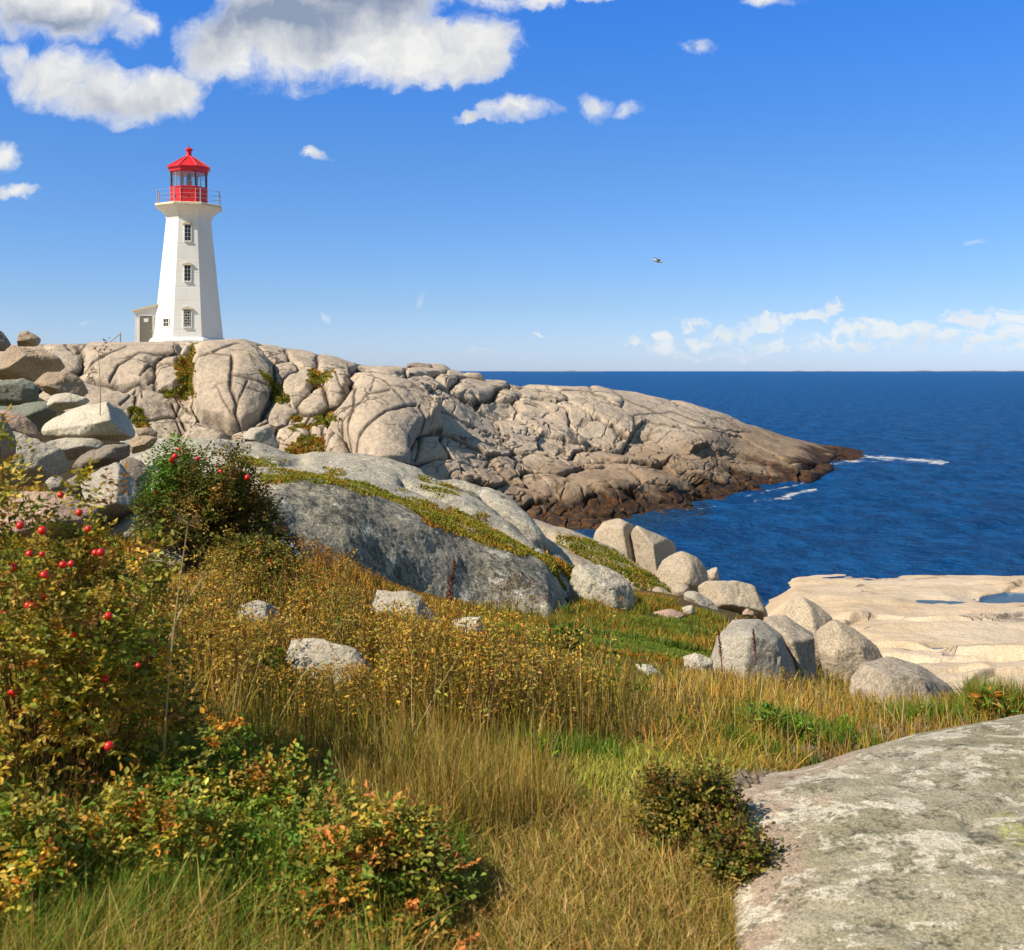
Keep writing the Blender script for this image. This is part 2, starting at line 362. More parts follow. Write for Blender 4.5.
def fore_extra(m, col):
    a = m.attr('edge'); n = m.noise(5.0, 5, 0.6)
    f = m.math('ADD', a, m.math('MULTIPLY', m.math('SUBTRACT', n, 0.5), 0.9))
    col = m.mix(m.ramp(f, 0.45, 0.8, 0, 0.9), col, (0.44, 0.335, 0.25))
    yl = m.attr('yellow')
    f2 = m.math('MULTIPLY', yl, m.ramp(m.noise(9.0, 6, 0.7), 0.3, 0.55))
    return m.mix(m.ramp(f2, 0.25, 0.5, 0, 0.8), col, (0.42, 0.42, 0.16))
M_FORE = rock('near_slab_granite', (0.31, 0.285, 0.185), (0.42, 0.375, 0.27), 1.2, ((0.085, 0.08, 0.05), 0.70), 34.0, ((0.68, 0.62, 0.50), 0.74), 5.2, 120.0, 0.008, fore_extra, 0.9,
              ((1.2, 6.5, 6.0), (0.54, 0.48, 0.36), 0.8))
def soilmat():
    m = NT('soil'); n = m.noise(3.0, 8, 0.7); n2 = m.noise(30.0, 6, 0.7)
    c = m.mix(m.ramp(n, 0.35, 0.65), (0.075, 0.05, 0.026), (0.12, 0.085, 0.035))
    c = m.mix(m.ramp(n2, 0.45, 0.7, 0, 0.6), c, (0.2, 0.15, 0.06))
    return m.done(c, 0.95, m.bump(n2, 0.9, 0.03), 0.1)
M_SOIL = soilmat()

# ---------------------------------------------------------------- sea
def build_sea():
    m = NT('sea_water')
    v = m.scalev(m.pos, (0.75, 1.0, 1.0))
    b1 = m.noise(0.6, 7, 0.66, 0.0, v); b2 = m.noise(2.4, 5, 0.6, 0.0, v)
    big = m.noise(0.34, 11, 0.90, 0.0, m.scalev(m.pos, (1.2, 0.55, 1.0)))
    col = m.mix(m.ramp(big, 0.42, 0.60), (0.001, 0.044, 0.165), (0.006, 0.112, 0.35))  # light and dark of the wave slopes put into the water colour
    fo = m.attr('foam'); fn = m.noise(0.9, 8, 0.75, 0.4, v)
    f = m.ramp(m.math('ADD', fo, m.math('MULTIPLY', m.math('SUBTRACT', fn, 0.5), 1.6)), 0.42, 0.72)
    f = m.math('MULTIPLY', f, m.ramp(fo, 0.02, 0.2))
    caps = m.noise(0.11, 7, 0.8, 0.2, m.scalev(m.pos, (1.0, 0.35, 1.0)))
    f = m.math('MAXIMUM', f, m.ramp(caps, 0.70, 0.73, 0, 0.8))
    shallow = m.attr('shallow')
    col = m.mix(m.math('MULTIPLY', shallow, 0.5), col, (0.035, 0.06, 0.06))
    col = m.mix(f, col, (0.75, 0.78, 0.8))
    n = m.bump(b1, 1.0, 0.9); n = m.bump(b2, 0.8, 0.22, n)
    m.done(col, 0.6, n, 0.0)
    lw = m.N.new('ShaderNodeFresnel'); lw.inputs['IOR'].default_value = 1.33; m.L.new(n, lw.inputs['Normal'])
    gl = m.N.new('ShaderNodeBsdfGlossy'); gl.inputs['Roughness'].default_value = 0.16; m.L.new(n, gl.inputs['Normal'])
    fac = m.math('MINIMUM', lw.outputs[0], 0.15); fac = m.math('MULTIPLY', fac, m.math('SUBTRACT', 1.0, f))
    mx = m.N.new('ShaderNodeMixShader'); m.L.new(fac, mx.inputs[0]); m.L.new(m.bsdf.outputs[0], mx.inputs[1]); m.L.new(gl.outputs[0], mx.inputs[2]); m.L.new(mx.outputs[0], m.out.inputs[0])
    rng = np.random.default_rng(3)
    th = np.radians(np.concatenate([np.linspace(-75, -30, 30)[:-1], np.linspace(-30, 30, 1100), np.linspace(30, 75, 30)[1:]]))
    r = np.concatenate([np.geomspace(30, 420, 620)[:-1], np.geomspace(420, 45000, 90)])
    T, R = np.meshgrid(th, r); X = R*np.sin(T); Y = R*np.cos(T)
    dr = np.gradient(r)[:, None]; Z = np.zeros_like(X)
    for k in range(38):
        lam = rng.uniform(0.9, 5.0) if k < 30 else rng.uniform(7, 16); a = rng.normal(0.5, 0.55); ph = rng.uniform(0, 6.28)
        amp = 0.0048*lam**0.7; kx, ky = 2*math.pi/lam*math.cos(a-1.2), 2*math.pi/lam*math.sin(a-1.2)
        fade = np.clip((lam/dr-2)/3, 0, 1)
        p = kx*X+ky*Y+ph
        Z += amp*fade*(np.sin(p)+0.35*np.sin(2*p+1))
    pos = np.stack([X, Y, Z], -1).reshape(-1, 3)
    px, py = proj(pos)
    foam = np.zeros(len(pos))
    wpx = px+fbm(pos, .25, 3)*9; wpy = py+fbm(pos+9, .12, 3)*5; px0_, py0_ = px, py; px, py = wpx, wpy; brk = np.clip(.6+1.4*fbm(pos*np.array([1, .5, 1]), .16, 3), 0, 1)
    for pl, w in (([(830, 442), (850, 444), (880, 447)], 8), ([(840, 454), (880, 459), (942, 463)], 4.5), ([(752, 499), (790, 497)], 3.5), ([(700, 507), (750, 494), (800, 483), (835, 462)], 2.2), ([(600, 523), (700, 506)], 1.8), ([(856, 448), (885, 452)], 6), ([(838, 463), (868, 457)], 5), ([(775, 498), (815, 487)], 4.5)):
        foam = np.maximum(foam, 0.70*brk*np.clip(1-segdist(px, py, pl)/w, 0, 1))
    px, py = px0_, py0_
    sh = np.zeros(len(pos))
    for pl, w in (([(560, 526), (650, 517), (700, 507)], 18), ([(780, 600), (1024, 582)], 10)):
        sh = np.maximum(sh, np.clip(1-segdist(px, py, pl)/w, 0, 1))
    nr, nc = X.shape; i = np.arange(nr*nc).reshape(nr, nc)
    q = np.stack([i[:-1, :-1], i[:-1, 1:], i[1:, 1:], i[1:, :-1]], -1).reshape(-1, 4)
    tag(mesh_obj('sea', pos, q, m.mat, attrs={'foam': foam, 'shallow': sh}, quads=True), kind='structure')
build_sea()
def far_land(px0, px1, Y, hp, seed):
    n = 120; px = np.linspace(px0, px1, n); t = np.linspace(0, 1, n)
    h = hp/F*Y*(0.35+0.65*np.abs(fbm(np.stack([t*9+seed, t*0, t*0], 1), 1, 3)))*np.sin(np.pi*t)**0.4
    D = 400; V = []
    for k in range(n):
        x = (px[k]-512)/F*Y
        V += [(x, Y, -1), (x, Y+40, h[k]*0.8), (x, Y+150, h[k]), (x, Y+D, -1)]
    T = []
    for k in range(n-1):
        for j in range(3): T.append((4*k+j, 4*k+4+j, 4*k+5+j, 4*k+1+j))
    tag(mesh_obj('hills', V, T, plain('far_shore', (0.07, 0.12, 0.17), 0.9), quads=True), kind='structure')  # the blue of distant haze is put into the land colour
far_land(515, 605, 9000, 1.8, 1.2); far_land(775, 860, 11000, 1.6, 4.1); far_land(880, 1060, 10000, 2.3, 7.7)

# ---------------------------------------------------------------- relief: rock masses given by sections (column px; rows of (py, distance))
def relief(cols, nx, rows_t, mid_rows=None):
    xs = [c[0] for c in cols]
    pts = np.array([[P3(c[0], y, Y) for (y, Y) in c[1]] for c in cols])      # (ncol, nrow, 3)
    gx = np.linspace(xs[0], xs[-1], nx) if xs[-1] < 2000 else np.concatenate([np.linspace(xs[0], 1200, nx-60)[:-1], np.linspace(1200, xs[-1], 61)])
    # interpolate angle-wise: work with (px, py, logY) so sections stay put
    raw = np.array([[(y, math.log(Y)) for (y, Y) in c[1]] for c in cols])
    A = catmull(gx, xs, raw)                                                  # (nx, nrow, 2)
    B = catmull(rows_t, np.arange(raw.shape[1]), A.transpose(1, 0, 2))        # (nt, nx, 2)
    py, Y = B[..., 0], np.exp(B[..., 1]); px = np.broadcast_to(gx, py.shape)
    pos = np.stack([(px-512)/F*Y, Y, EYE-(py-HY)/F*Y], -1)
    return pos, px.copy(), py
def grid_normals(pos):
    du = np.gradient(pos, axis=1); dv = np.gradient(pos, axis=0)
    n = np.cross(du, dv); n /= np.linalg.norm(n, axis=-1, keepdims=True)+1e-12
    n[n[..., 2] < -0.2] *= -1
    return n
def smooth_grid(a, k):
    for _ in range(k):
        b = a.copy(); b[1:-1] = (a[:-2]+2*a[1:-1]+a[2:])/4
        a = b; b = a.copy(); b[:, 1:-1] = (a[:, :-2]+2*a[:, 1:-1]+a[:, 2:])/4; a = b
    return a
def grid_obj(name, pos, mat, attrs=None):
    nr, nc = pos.shape[:2]; i = np.arange(nr*nc).reshape(nr, nc)
    q = np.stack([i[:-1, :-1], i[:-1, 1:], i[1:, 1:], i[1:, :-1]], -1).reshape(-1, 4)
    return mesh_obj(name, pos.reshape(-1, 3), q, mat, attrs=attrs, quads=True)
def voro(px, py, seeds, asp=1.35):
    """additively weighted cells: edge distance in px, id of the cell"""
    x = px.ravel(); y = py.ravel(); s = np.asarray(seeds, float)
    e = np.empty(x.size); idx = np.empty(x.size, int)
    for a in range(0, x.size, 60000):
        dx = x[a:a+60000, None]-s[None, :, 0]; dy = (y[a:a+60000, None]-s[None, :, 1])*asp
        if s.shape[1] > 4:
            ca, sa = np.cos(s[None, :, 4]), np.sin(s[None, :, 4]); k = s[None, :, 5]
            u = dx*ca+dy*sa; w = -dx*sa+dy*ca; d = np.hypot(u/k, w*k)-s[None, :, 2]
        else: d = np.hypot(dx, dy)-s[None, :, 2]
        o = np.argpartition(d, 1, axis=1)[:, :2]; dd = np.take_along_axis(d, o, 1)
        f = np.argmin(dd, 1); idx[a:a+60000] = np.take_along_axis(o, f[:, None], 1)[:, 0]
        e[a:a+60000] = np.abs(dd[:, 0]-dd[:, 1])/2
    return e.reshape(px.shape), idx.reshape(px.shape)

# ---------------------------------------------------------------- headland
def Z3(l): return [(180+x/3.413, 320+y/3.413) for x, y in l]
def Z2(l): return [(x/4.0, 320+y/4.0) for x, y in l]
def Z4(l): return [(380+x/2.048, 340+y/2.048) for x, y in l]
def Z5(l): return [(240+x/2.327, 440+y/2.327) for x, y in l]
def Z6(l): return [(560+x/2.207, 500+y/2.207) for x, y in l]
def build_headland():
    cols = [(-160, [(450, 55), (430, 58), (400, 63), (370, 68), (348, 76), (345, 95), (380, 140)]),
            (40, [(455, 58), (430, 60), (400, 64), (370, 68), (347, 75), (344.5, 95), (375, 150)]),
            (120, [(470, 59), (440, 62), (400, 65), (375, 69), (345.5, 76), (343.5, 95), (375, 150)]),
            (190, [(480, 60), (448, 63), (400, 67), (370, 70), (344, 77), (343.5, 95), (375, 150)]),
            (235, [(480, 60), (448, 63), (400, 66), (370, 70), (343.5, 77), (345, 95), (378, 150)]),
            (280, [(490, 58), (465, 62), (420, 66), (380, 71), (348, 79), (348, 95), (380, 150)]),
            (330, [(495, 58), (470, 61), (430, 65), (390, 70), (357, 80), (358, 95), (385, 150)]),
            (375, [(500, 58), (472, 60), (430, 64), (395, 69), (368, 80), (367, 95), (390, 150)]),
            (430, [(520, 60), (492, 62), (450, 66), (405, 74), (367, 90), (370, 105), (392, 160)]),
            (480, [(530, 60), (510, 63), (460, 68), (415, 78), (378, 95), (382, 110), (395, 160)]),
            (540, [(540, 60), (521, 64.5), (470, 72), (425, 82), (385, 100), (389, 115), (400, 165)]),
            (600, [(545, 61), (524, 65), (475, 74), (430, 85), (388.5, 105), (394, 120), (402, 165)]),
            (650, [(540, 62), (517, 68), (475, 77), (435, 89), (394, 108), (399, 122), (405, 165)]),
            (700, [(525, 68), (505, 74), (470, 82), (437, 92), (405, 112), (410, 124), (412, 160)]),
            (745, [(512, 76), (492, 82), (466, 90), (443, 100), (421, 115), (425, 126), (425, 150)]),
            (790, [(500, 82), (483, 88), (463, 95), (450, 104), (437.5, 117), (441, 126), (440, 145)]),
            (825, [(485, 93), (469, 101), (458, 109), (451, 115), (444.5, 120), (447, 126), (450, 140)]),
            (850, [(468, 106), (457, 115), (452.5, 118), (450.5, 120), (448, 122), (450, 126), (458, 135)]),
            (885, [(470, 116), (463, 120), (460, 122), (458, 123), (456, 125), (458, 128), (470, 135)])]
    for x, r in cols:
        r.append((HY+F*13/200.0, 200))
    t = np.concatenate([np.linspace(0, 1, 70)[:-1], np.linspace(1, 4, 380)[:-1], np.linspace(4, 5, 60)[:-1], np.linspace(5, 7, 24)])
    pos, px, py = relief(cols, 1700, t)
    n = grid_normals(smooth_grid(pos, 10))
    flat = pos.reshape(-1, 3)
    rng = np.random.default_rng(11)
    # px weight, seat offset in metres, grain direction and stretch of each block
    seeds = [(75, 362, 4, .2, 0, 1.2), (122, 366, 24, .55, 0, 1.3), (165, 372, 8, .4, 0, 1.2), (20, 370, 10, 0, 0, 1.2), (-60, 375, 30, 0, 0, 1.2), (-150, 380, 40, 0, 0, 1),
             (110, 402, 14, -.1, .2, 1.4), (150, 408, 10, -.1, 0, 1.2), (160, 425, 8, .0, 0, 1.2), (140, 430, 8, -.1, 0, 1), (60, 410, 12, -.2, 0, 1),
             (186, 362, -5, -1.0, 0, .8), (184, 392, -3, -.9, 0, .8), (181, 420, 0, -.5, 0, .8),
             (235, 385, 40, 1.3, 0, .88), (212, 437, 6, .6, 0, 1.4), (245, 437, 6, .5, 0, 1.4), (275, 353, 6, .25, .5, 1.2), (302, 358, 8, .3, .3, 1.3), (332, 363, 7, .35, .2, 1.3),
             (284, 370, 3, .1, .6, 1), (267, 366, -6, -.7, 0, .8), (278, 385, -3, -.7, 0, .8), (298, 388, 8, .35, 0, .9), (312, 400, 5, .3, 0, 1), (318, 378, -3, -.5, 0, 1), (283, 410, 5, .1, 0, 1),
             (300, 418, -2, -.5, 0, 1.5), (320, 420, -2, -.6, 0, 1.4), (297, 436, 9, .35, 0, 1.2), (318, 436, 4, .1, 0, 1), (310, 455, 0, -.4, 0, 1.3), (262, 428, 4, .3, 0, 1), (275, 448, 5, .2, 0, 1.2),
             (378, 415, 44, 1.3, 0, .95), (338, 388, 9, .8, 0, .8), (335, 440, 8, .6, .5, 1.2), (425, 450, 8, .2, .9, 1.4), (437, 470, 8, .1, .9, 1.4),
             (395, 366, 8, .4, 0, 1.6), (425, 368, 10, .6, 0, 1.8), (455, 376, 7, .4, 0, 1.7), (420, 380, 5, .2, 0, 1.5), (470, 381, 6, .3, .2, 1.5)]
    # joints further right
    tries = 0; base = len(seeds)
    while len(seeds) < 330 and tries < 12000:
        tries += 1
        x = rng.uniform(405, 870); y = rng.uniform(370, 530)
        top = np.interp(x, [405, 480, 600, 700, 790, 850], [372, 384, 392, 408, 440, 449])
        if y < top+3: continue
        smooth = sstep(x, 560, 640)*(1-sstep(y-top, 22, 42))
        sp = 25+22*smooth+16*rng.random()
        if all(math.hypot((x-s[0])/1.25, (y-s[1])*1.25) > sp+0.5*max(0, s[2]) for s in seeds):
            ang = 0.30+0.28*rng.normal()
            seeds.append((x, y, rng.uniform(0, 1)**2*13, rng.normal()*0.30*(1-0.75*smooth), ang, rng.uniform(1.4, 2.6)))
    wx = fbm(flat, 0.35, 3).reshape(px.shape)*6+fbm(flat, 1.6, 2).reshape(px.shape)*1.4
    wy = fbm(flat+31.7, 0.35, 3).reshape(px.shape)*5+fbm(flat+9.1, 1.6, 2).reshape(px.shape)*1.2
    e, idx = voro(px+wx, py+wy, seeds, 1.2)
    sd = np.array(seeds); mpp = pos[..., 1]/F          # metres per px
    em = e*mpp
    bigw = np.clip(sd[idx, 2]/40, 0, 1)
    W = 0.55+1.1*bigw
    pil = 1-(1-np.clip(em/W, 0, 1))**2.4
    off = sd[idx, 3]
    tilt = (hashf(idx, idx*0+3, idx*0)-.5)*(px-sd[idx, 0])*0.020+(hashf(idx, idx*0+5, idx*0)-.5)*(py-sd[idx, 1])*0.035
    vis = sstep(t, 0.0, 0.6)[:, None]*(1-sstep(t, 4.3, 5.0))[:, None]
    onbig = sstep(px, 380, 460)
    smoothz = sstep(px, 560, 640)*(1-sstep(py-np.interp(px, [405, 480, 600, 700, 790, 850], [372, 384, 392, 408, 440, 449]), 20, 40))
    blockh = (0.13+0.14*bigw-0.07*smoothz)*(pil-0.8)+off*np.where(onbig > .5, .75, .6)*sstep(em, 0.0, 0.3+0.4*bigw)+tilt*(1-.7*smoothz)
    crack = -(0.16+0.16*onbig)*np.exp(-(em/0.06)**2)*(1-0.55*smoothz)
    # a second, finer set of joints inside the blocks
    s2 = np.column_stack([rng.uniform(400, 870, 330), rng.uniform(365, 530, 330), np.zeros(330), np.zeros(330), 0.3+0.5*rng.normal(size=330), rng.uniform(1.0, 2.2, 330)])
    e2, id2 = voro(px+wx*1.4, py+wy*1.4, s2, 1.2); e2m = e2*mpp
    fine = (-0.14*np.exp(-(e2m/0.045)**2)*(fbm(flat, .3, 2).reshape(px.shape) > -.1)+(hashf(id2, id2*0, id2*0+7)-.5)*0.07)*(1-0.85*smoothz)*onbig
    # traced joints of the large left-hand blocks
    tr = [(Z3([(182, 170), (178, 260), (195, 300), (190, 330), (215, 378)]), 1.5), (Z3([(195, 300), (222, 240)]), .7), (Z3([(120, 160), (200, 108)]), 1), (Z3([(175, 228), (240, 235), (310, 250)]), .8), (Z3([(60, 180), (110, 165), (180, 170)]), .6), (Z3([(185, 340), (160, 300), (140, 260)]), .4), (Z3([(50, 355), (130, 375), (210, 378), (300, 355)]), 1.3),
          (Z3([(575, 190), (602, 260), (598, 330), (575, 390), (580, 450)]), 1), (Z3([(600, 452), (640, 400), (690, 345), (770, 330)]), 1.2), (Z3([(490, 440), (560, 365), (600, 335)]), 1), (Z3([(655, 182), (720, 215), (800, 295)]), 1), (Z3([(525, 190), (545, 240), (600, 260)]), .7), (Z3([(545, 205), (620, 200), (680, 240), (740, 320)]), .6), (Z3([(780, 335), (812, 400), (812, 470)]), 1), (Z3([(600, 330), (640, 290), (700, 280)]), .6), (Z3([(640, 185), (660, 230), (650, 280)]), .5),
          (Z2([(335, 205), (420, 150), (500, 112)]), 1.2), (Z2([(440, 245), (480, 190), (560, 150), (620, 152), (720, 128)]), 1.2), (Z2([(560, 230), (600, 190), (700, 178)]), 1), (Z2([(330, 240), (480, 262), (560, 253), (640, 282), (700, 290)]), 2.0), (Z2([(480, 330), (540, 272)]), .9), (Z2([(690, 330), (730, 395), (740, 425)]), 1.2), (Z2([(250, 90), (300, 120), (360, 90)]), 1.2), (Z2([(570, 310), (565, 280)]), .6), (Z2([(700, 185), (640, 205), (590, 250)]), .7),
          (Z2([(1005, 140), (1024, 165)]), 1), (Z4([(355, 100), (470, 115), (560, 150), (640, 180), (700, 190)]), .8), (Z4([(520, 160), (600, 150), (680, 180), (760, 190)]), .8)]
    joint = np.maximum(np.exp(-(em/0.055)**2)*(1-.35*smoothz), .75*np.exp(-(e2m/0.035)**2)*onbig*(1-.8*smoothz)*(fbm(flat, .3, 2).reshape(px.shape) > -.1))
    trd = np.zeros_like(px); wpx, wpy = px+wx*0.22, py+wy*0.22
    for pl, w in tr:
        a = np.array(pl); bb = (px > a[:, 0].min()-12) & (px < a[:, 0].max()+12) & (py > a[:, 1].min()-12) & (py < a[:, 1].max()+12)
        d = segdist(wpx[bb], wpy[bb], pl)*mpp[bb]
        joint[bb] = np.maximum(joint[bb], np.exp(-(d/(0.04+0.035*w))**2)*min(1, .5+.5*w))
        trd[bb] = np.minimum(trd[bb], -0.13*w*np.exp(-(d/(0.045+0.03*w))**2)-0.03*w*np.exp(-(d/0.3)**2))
    rough = fbm(flat*np.array([1, 1, 1.6]), 0.13, 2).reshape(px.shape)*1.3*onbig*(1-.6*smoothz)+fbm(flat, 0.5, 3).reshape(px.shape)*0.18+fbm(flat, 2.2, 4, 0.55).reshape(px.shape)*0.055
    disp = (blockh+crack+fine+trd)*vis+rough*np.clip(vis+0.3, 0, 1)
    skyline = np.exp(-((t-4.0)/0.55)**2)[:, None]
    disp = np.where(disp > 0, disp*(1-0.96*skyline), disp)
    # keep the ground under the lighthouse flat
    lx = pos[..., 0]+25.2; ly = pos[..., 1]-86
    k = 1-sstep(np.hypot(lx, ly), 4.5, 8.0)
    disp = disp*(1-k)
    pos2 = pos+n*disp[..., None]
    pos2[..., 2] = pos2[..., 2]*(1-k)+11.17*k
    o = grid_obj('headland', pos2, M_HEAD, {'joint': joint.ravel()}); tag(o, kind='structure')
    return pos2, px, py
HEAD = build_headland()

# ---------------------------------------------------------------- meadow ground
GX = [-1500, 0, 150, 300, 512, 640, 760, 900, 1024, 2600]
GY = [0.7, 2, 3, 4, 5, 6.5, 8, 10, 12, 16, 20, 25, 30, 45, 60, 85]
GZ = [[7.45]*10,
      [7.5, 7.5, 7.47, 7.45, 7.42, 7.42, 7.38, 7.36, 7.36, 7.36],
      [7.55, 7.5, 7.46, 7.44, 7.42, 7.42, 7.38, 7.33, 7.33, 7.3],
      [7.65, 7.55, 7.48, 7.45, 7.42, 7.41, 7.33, 7.22, 7.18, 7.1],
      [7.7, 7.55, 7.48, 7.44, 7.40, 7.36, 7.24, 7.05, 6.95, 6.9],
      [7.8, 7.55, 7.42, 7.30, 7.2, 7.1, 6.98, 6.85, 6.78, 6.6],
      [7.8, 7.5, 7.36, 7.15, 6.9, 6.75, 6.62, 6.55, 6.5, 6.2],
      [7.8, 7.42, 7.25, 6.95, 6.55, 6.35, 6.15, 6.0, 5.7, 5.2],
      [7.9, 7.5, 7.15, 6.75, 6.2, 5.95, 5.75, 5.35, 4.9, 4.4],
      [8.2, 7.7, 6.9, 6.3, 5.45, 5.15, 4.9, 3.6, 3.0, 2.9],
      [8.5, 8.0, 6.8, 6.0, 5.0, 4.75, 4.2, 2.4, 2.2, 2.0],
      [8.9, 8.4, 6.9, 5.6, 4.2, 4.05, 3.3, 1.4, 1.2, 1.0],
      [9.1, 8.6, 6.6, 5.2, 3.4, 2.8, 1.6, 0.0, -.5, -.5],
      [9.0, 8.2, 5.6, 3.5, -1, -2, -2, -2, -2, -2],
      [9.0, 7.8, 4.0, 2.0, -2, -2, -2, -3, -3, -3],
      [8.5, 7.0, 4.5, 3.5, 0, -2, -3, -3, -3, -3]]
def ground_z(x, y):
    x = np.asarray(x, float); y = np.asarray(y, float); px = np.clip(512+F*x/np.maximum(y, .3), GX[0], GX[-1])
    A = GROUND_TAB
    u = np.interp(px, GX, np.arange(len(GX))); v = np.interp(np.log(np.clip(y, GY[0], GY[-1])), np.log(GY), np.arange(len(GY)))
    iu = u*12; iv = v*12
    i0 = np.clip(iu.astype(int), 0, A.shape[1]-2); j0 = np.clip(iv.astype(int), 0, A.shape[0]-2); a = iu-i0; b = iv-j0
    z = A[j0, i0]*(1-a)*(1-b)+A[j0, i0+1]*a*(1-b)+A[j0+1, i0]*(1-a)*b+A[j0+1, i0+1]*a*b
    p = np.stack([x, y, x*0], -1).reshape(-1, 3)
    return z+(fbm(p, 0.9, 3)*0.06+fbm(p, 3.5, 2)*0.02).reshape(z.shape)
_t = catmull(np.linspace(0, len(GY)-1, 12*(len(GY)-1)+1), np.arange(len(GY)), np.array(GZ))
GROUND_TAB = catmull(np.linspace(0, len(GX)-1, 12*(len(GX)-1)+1), np.arange(len(GX)), _t.T.copy()).T
def build_ground():
    gx = np.concatenate([np.linspace(GX[0], -260, 40)[:-1], np.linspace(-260, 1280, 300)[:-1], np.linspace(1280, GX[-1], 40)]); gy = np.geomspace(GY[0], GY[-1], 330)
    PX, Y = np.meshgrid(gx, gy); X = (PX-512)/F*Y
    pos = np.stack([X, Y, ground_z(X, Y)], -1)
    tag(grid_obj('ground', pos, M_SOIL), kind='structure')
build_ground()

# ---------------------------------------------------------------- the long lichened outcrop and the ledge behind it
def rock_relief(name, cols, nx, t, mat, amp, big=0.25, cracks=(), groove=0.1, seed=0, label=None, cat=None, layers=None, attrs=None):
    pos, px, py = relief(cols, nx, t)
    n = grid_normals(smooth_grid(pos, 8)); flat = pos.reshape(-1, 3)+seed
    d = fbm(flat, 0.45, 3).reshape(px.shape)*big+fbm(flat, 2.0, 5, 0.55).reshape(px.shape)*amp
    if layers:
        a = (flat*np.array(layers[0])).sum(1)+fbm(flat, 0.5, 3)*layers[2]
        s = np.abs((a*layers[1]) % 1.0-.5)*2
        d += (layers[3]*sstep(s, 0.55, 1.0)*np.clip(fbm(flat, .6, 3)+.35, 0, 1)).reshape(px.shape)*-1
    mpp = pos[..., 1]/F
    wx = fbm(flat, 1.2, 3).reshape(px.shape)*4; wy = fbm(flat+50, 1.2, 3).reshape(px.shape)*4
    for pl, w in cracks:
        dd = segdist(px+wx, py+wy, pl)*mpp
        d -= groove*w*np.exp(-(dd/(0.035*w+0.012))**2)+groove*0.6*w*np.exp(-(dd/0.15)**2)
    pos = pos+n*d[..., None]
    o = grid_obj(name, pos, mat, attrs(pos, px, py) if attrs else None)
    tag(o, label, cat, kind=None if label else 'structure')
    return pos, px, py
OUT_COLS = [(120, [(575, 12.0), (550, 12.8), (520, 13.4), (503, 14.2), (499, 16), (475, 20), (440, 25), (480, 32)]),
            (200, [(560, 13), (535, 13.6), (508, 14.2), (492, 15.0), (488, 17), (462, 20.5), (437.5, 25.5), (475, 33)]),
            (255, [(545, 13.6), (515, 14), (504, 14.4), (495, 15), (485, 17), (460, 21), (441, 26), (482, 34)]),
            (275, [(550, 13.8), (520, 14.2), (501, 14.7), (487, 15.6), (481, 17.6), (462, 21.2), (448, 26), (485, 34)]),
            (300, [(560, 14.0), (532, 14.5), (503, 15.1), (480, 16.3), (478, 18.5), (466, 21.5), (454, 26.5), (490, 34)]),
            (340, [(585, 14), (556, 14.5), (517, 15.2), (486, 16.6), (484, 19), (469, 22), (453, 27), (495, 34)]),
            (385, [(610, 14.4), (582, 15), (538, 15.6), (500, 17.0), (499, 19.3), (478, 22), (457, 27), (500, 34)]),
            (430, [(625, 15), (602, 15.5), (556, 16.1), (515, 17.4), (512, 19.5), (490, 22.5), (470, 27), (510, 33)]),
            (480, [(632, 15.4), (612, 16), (576, 16.6), (537, 17.8), (531, 20), (508, 22.5), (484, 26.5), (525, 32)]),
            (520, [(630, 15.8), (610, 16.3), (586, 16.9), (557, 18.0), (548, 20), (530, 22), (507, 25.5), (545, 31)]),
            (545, [(630, 16), (608, 16.6), (592, 17.2), (574, 18.2), (562, 20), (549, 21.5), (529, 24.5), (570, 30)]),
            (562, [(660, 16), (635, 16.6), (620, 17.4), (605, 18.5), (592, 20), (576, 21.5), (552, 24), (590, 29.5)]),
            (600, [(670, 16), (655, 17), (645, 17.8), (635, 18.5), (626, 20), (620, 21.5), (612, 24), (640, 29)])]
tO = np.concatenate([np.linspace(0, 1, 60)[:-1], np.linspace(1, 6, 430)[:-1], np.linspace(6, 7, 40)])
OUT = rock_relief('outcrop', OUT_COLS, 700, tO, M_OUT, 0.06, 0.11,
                  [(Z5([(380, 95), (470, 135), (560, 180), (690, 250)]), 1.0), (Z3([(190, 430), (330, 470), (420, 478)]), 1), (Z5([(440, 70), (560, 115), (660, 190), (735, 250)]), 1.6)],
                  0.12, 3.0, attrs=lambda pos, px, py: {'lich_shade': (np.broadcast_to(sstep(tO, 3.6, 2.9)[:, None], px.shape)*.85+.15*(fbm(pos.reshape(-1, 3), .6, 2).reshape(px.shape) > .1)+.9*(1-sstep(np.abs(px-np.interp(py, [470, 495, 519, 547], [429, 481, 515, 554])), 4, 14))*(tO > 4.5)[:, None]).clip(0, 1).ravel()}, label='long grey lichen-mottled granite outcrop with mossy seams, between the meadow and the headland', cat='outcrop')  # face lichen, plus shade painted as a dark band along the upper slab's edge
LEDGE_COLS = [(470, [(540, 24), (520, 26), (500, 28), (540, 34)]), (530, [(562, 23), (542, 26), (519, 28.5), (560, 34)]), (570, [(592, 22), (558, 25.5), (530, 28.5), (570, 34)]),
              (605, [(602, 21), (572, 25), (545, 28), (590, 33)]), (640, [(617, 20.5), (592, 24), (568, 27), (610, 32)]), (670, [(627, 20), (607, 23), (588, 26), (630, 31)]),
              (700, [(642, 20), (622, 23), (607, 25), (640, 30)]), (740, [(665, 20), (650, 23), (640, 25), (670, 30)])]
LEDGE = rock_relief('rock_ledge', LEDGE_COLS, 330, np.concatenate([np.linspace(0, 2, 150)[:-1], np.linspace(2, 3, 30)]), M_SHORE, 0.05, 0.16,
                    [(Z5([(660, 190), (760, 240), (860, 300), (960, 340)]), 1)], 0.12, 8.0,
                    'pale sloping granite ledge running down from the outcrop to the rounded shore boulders', 'ledge')

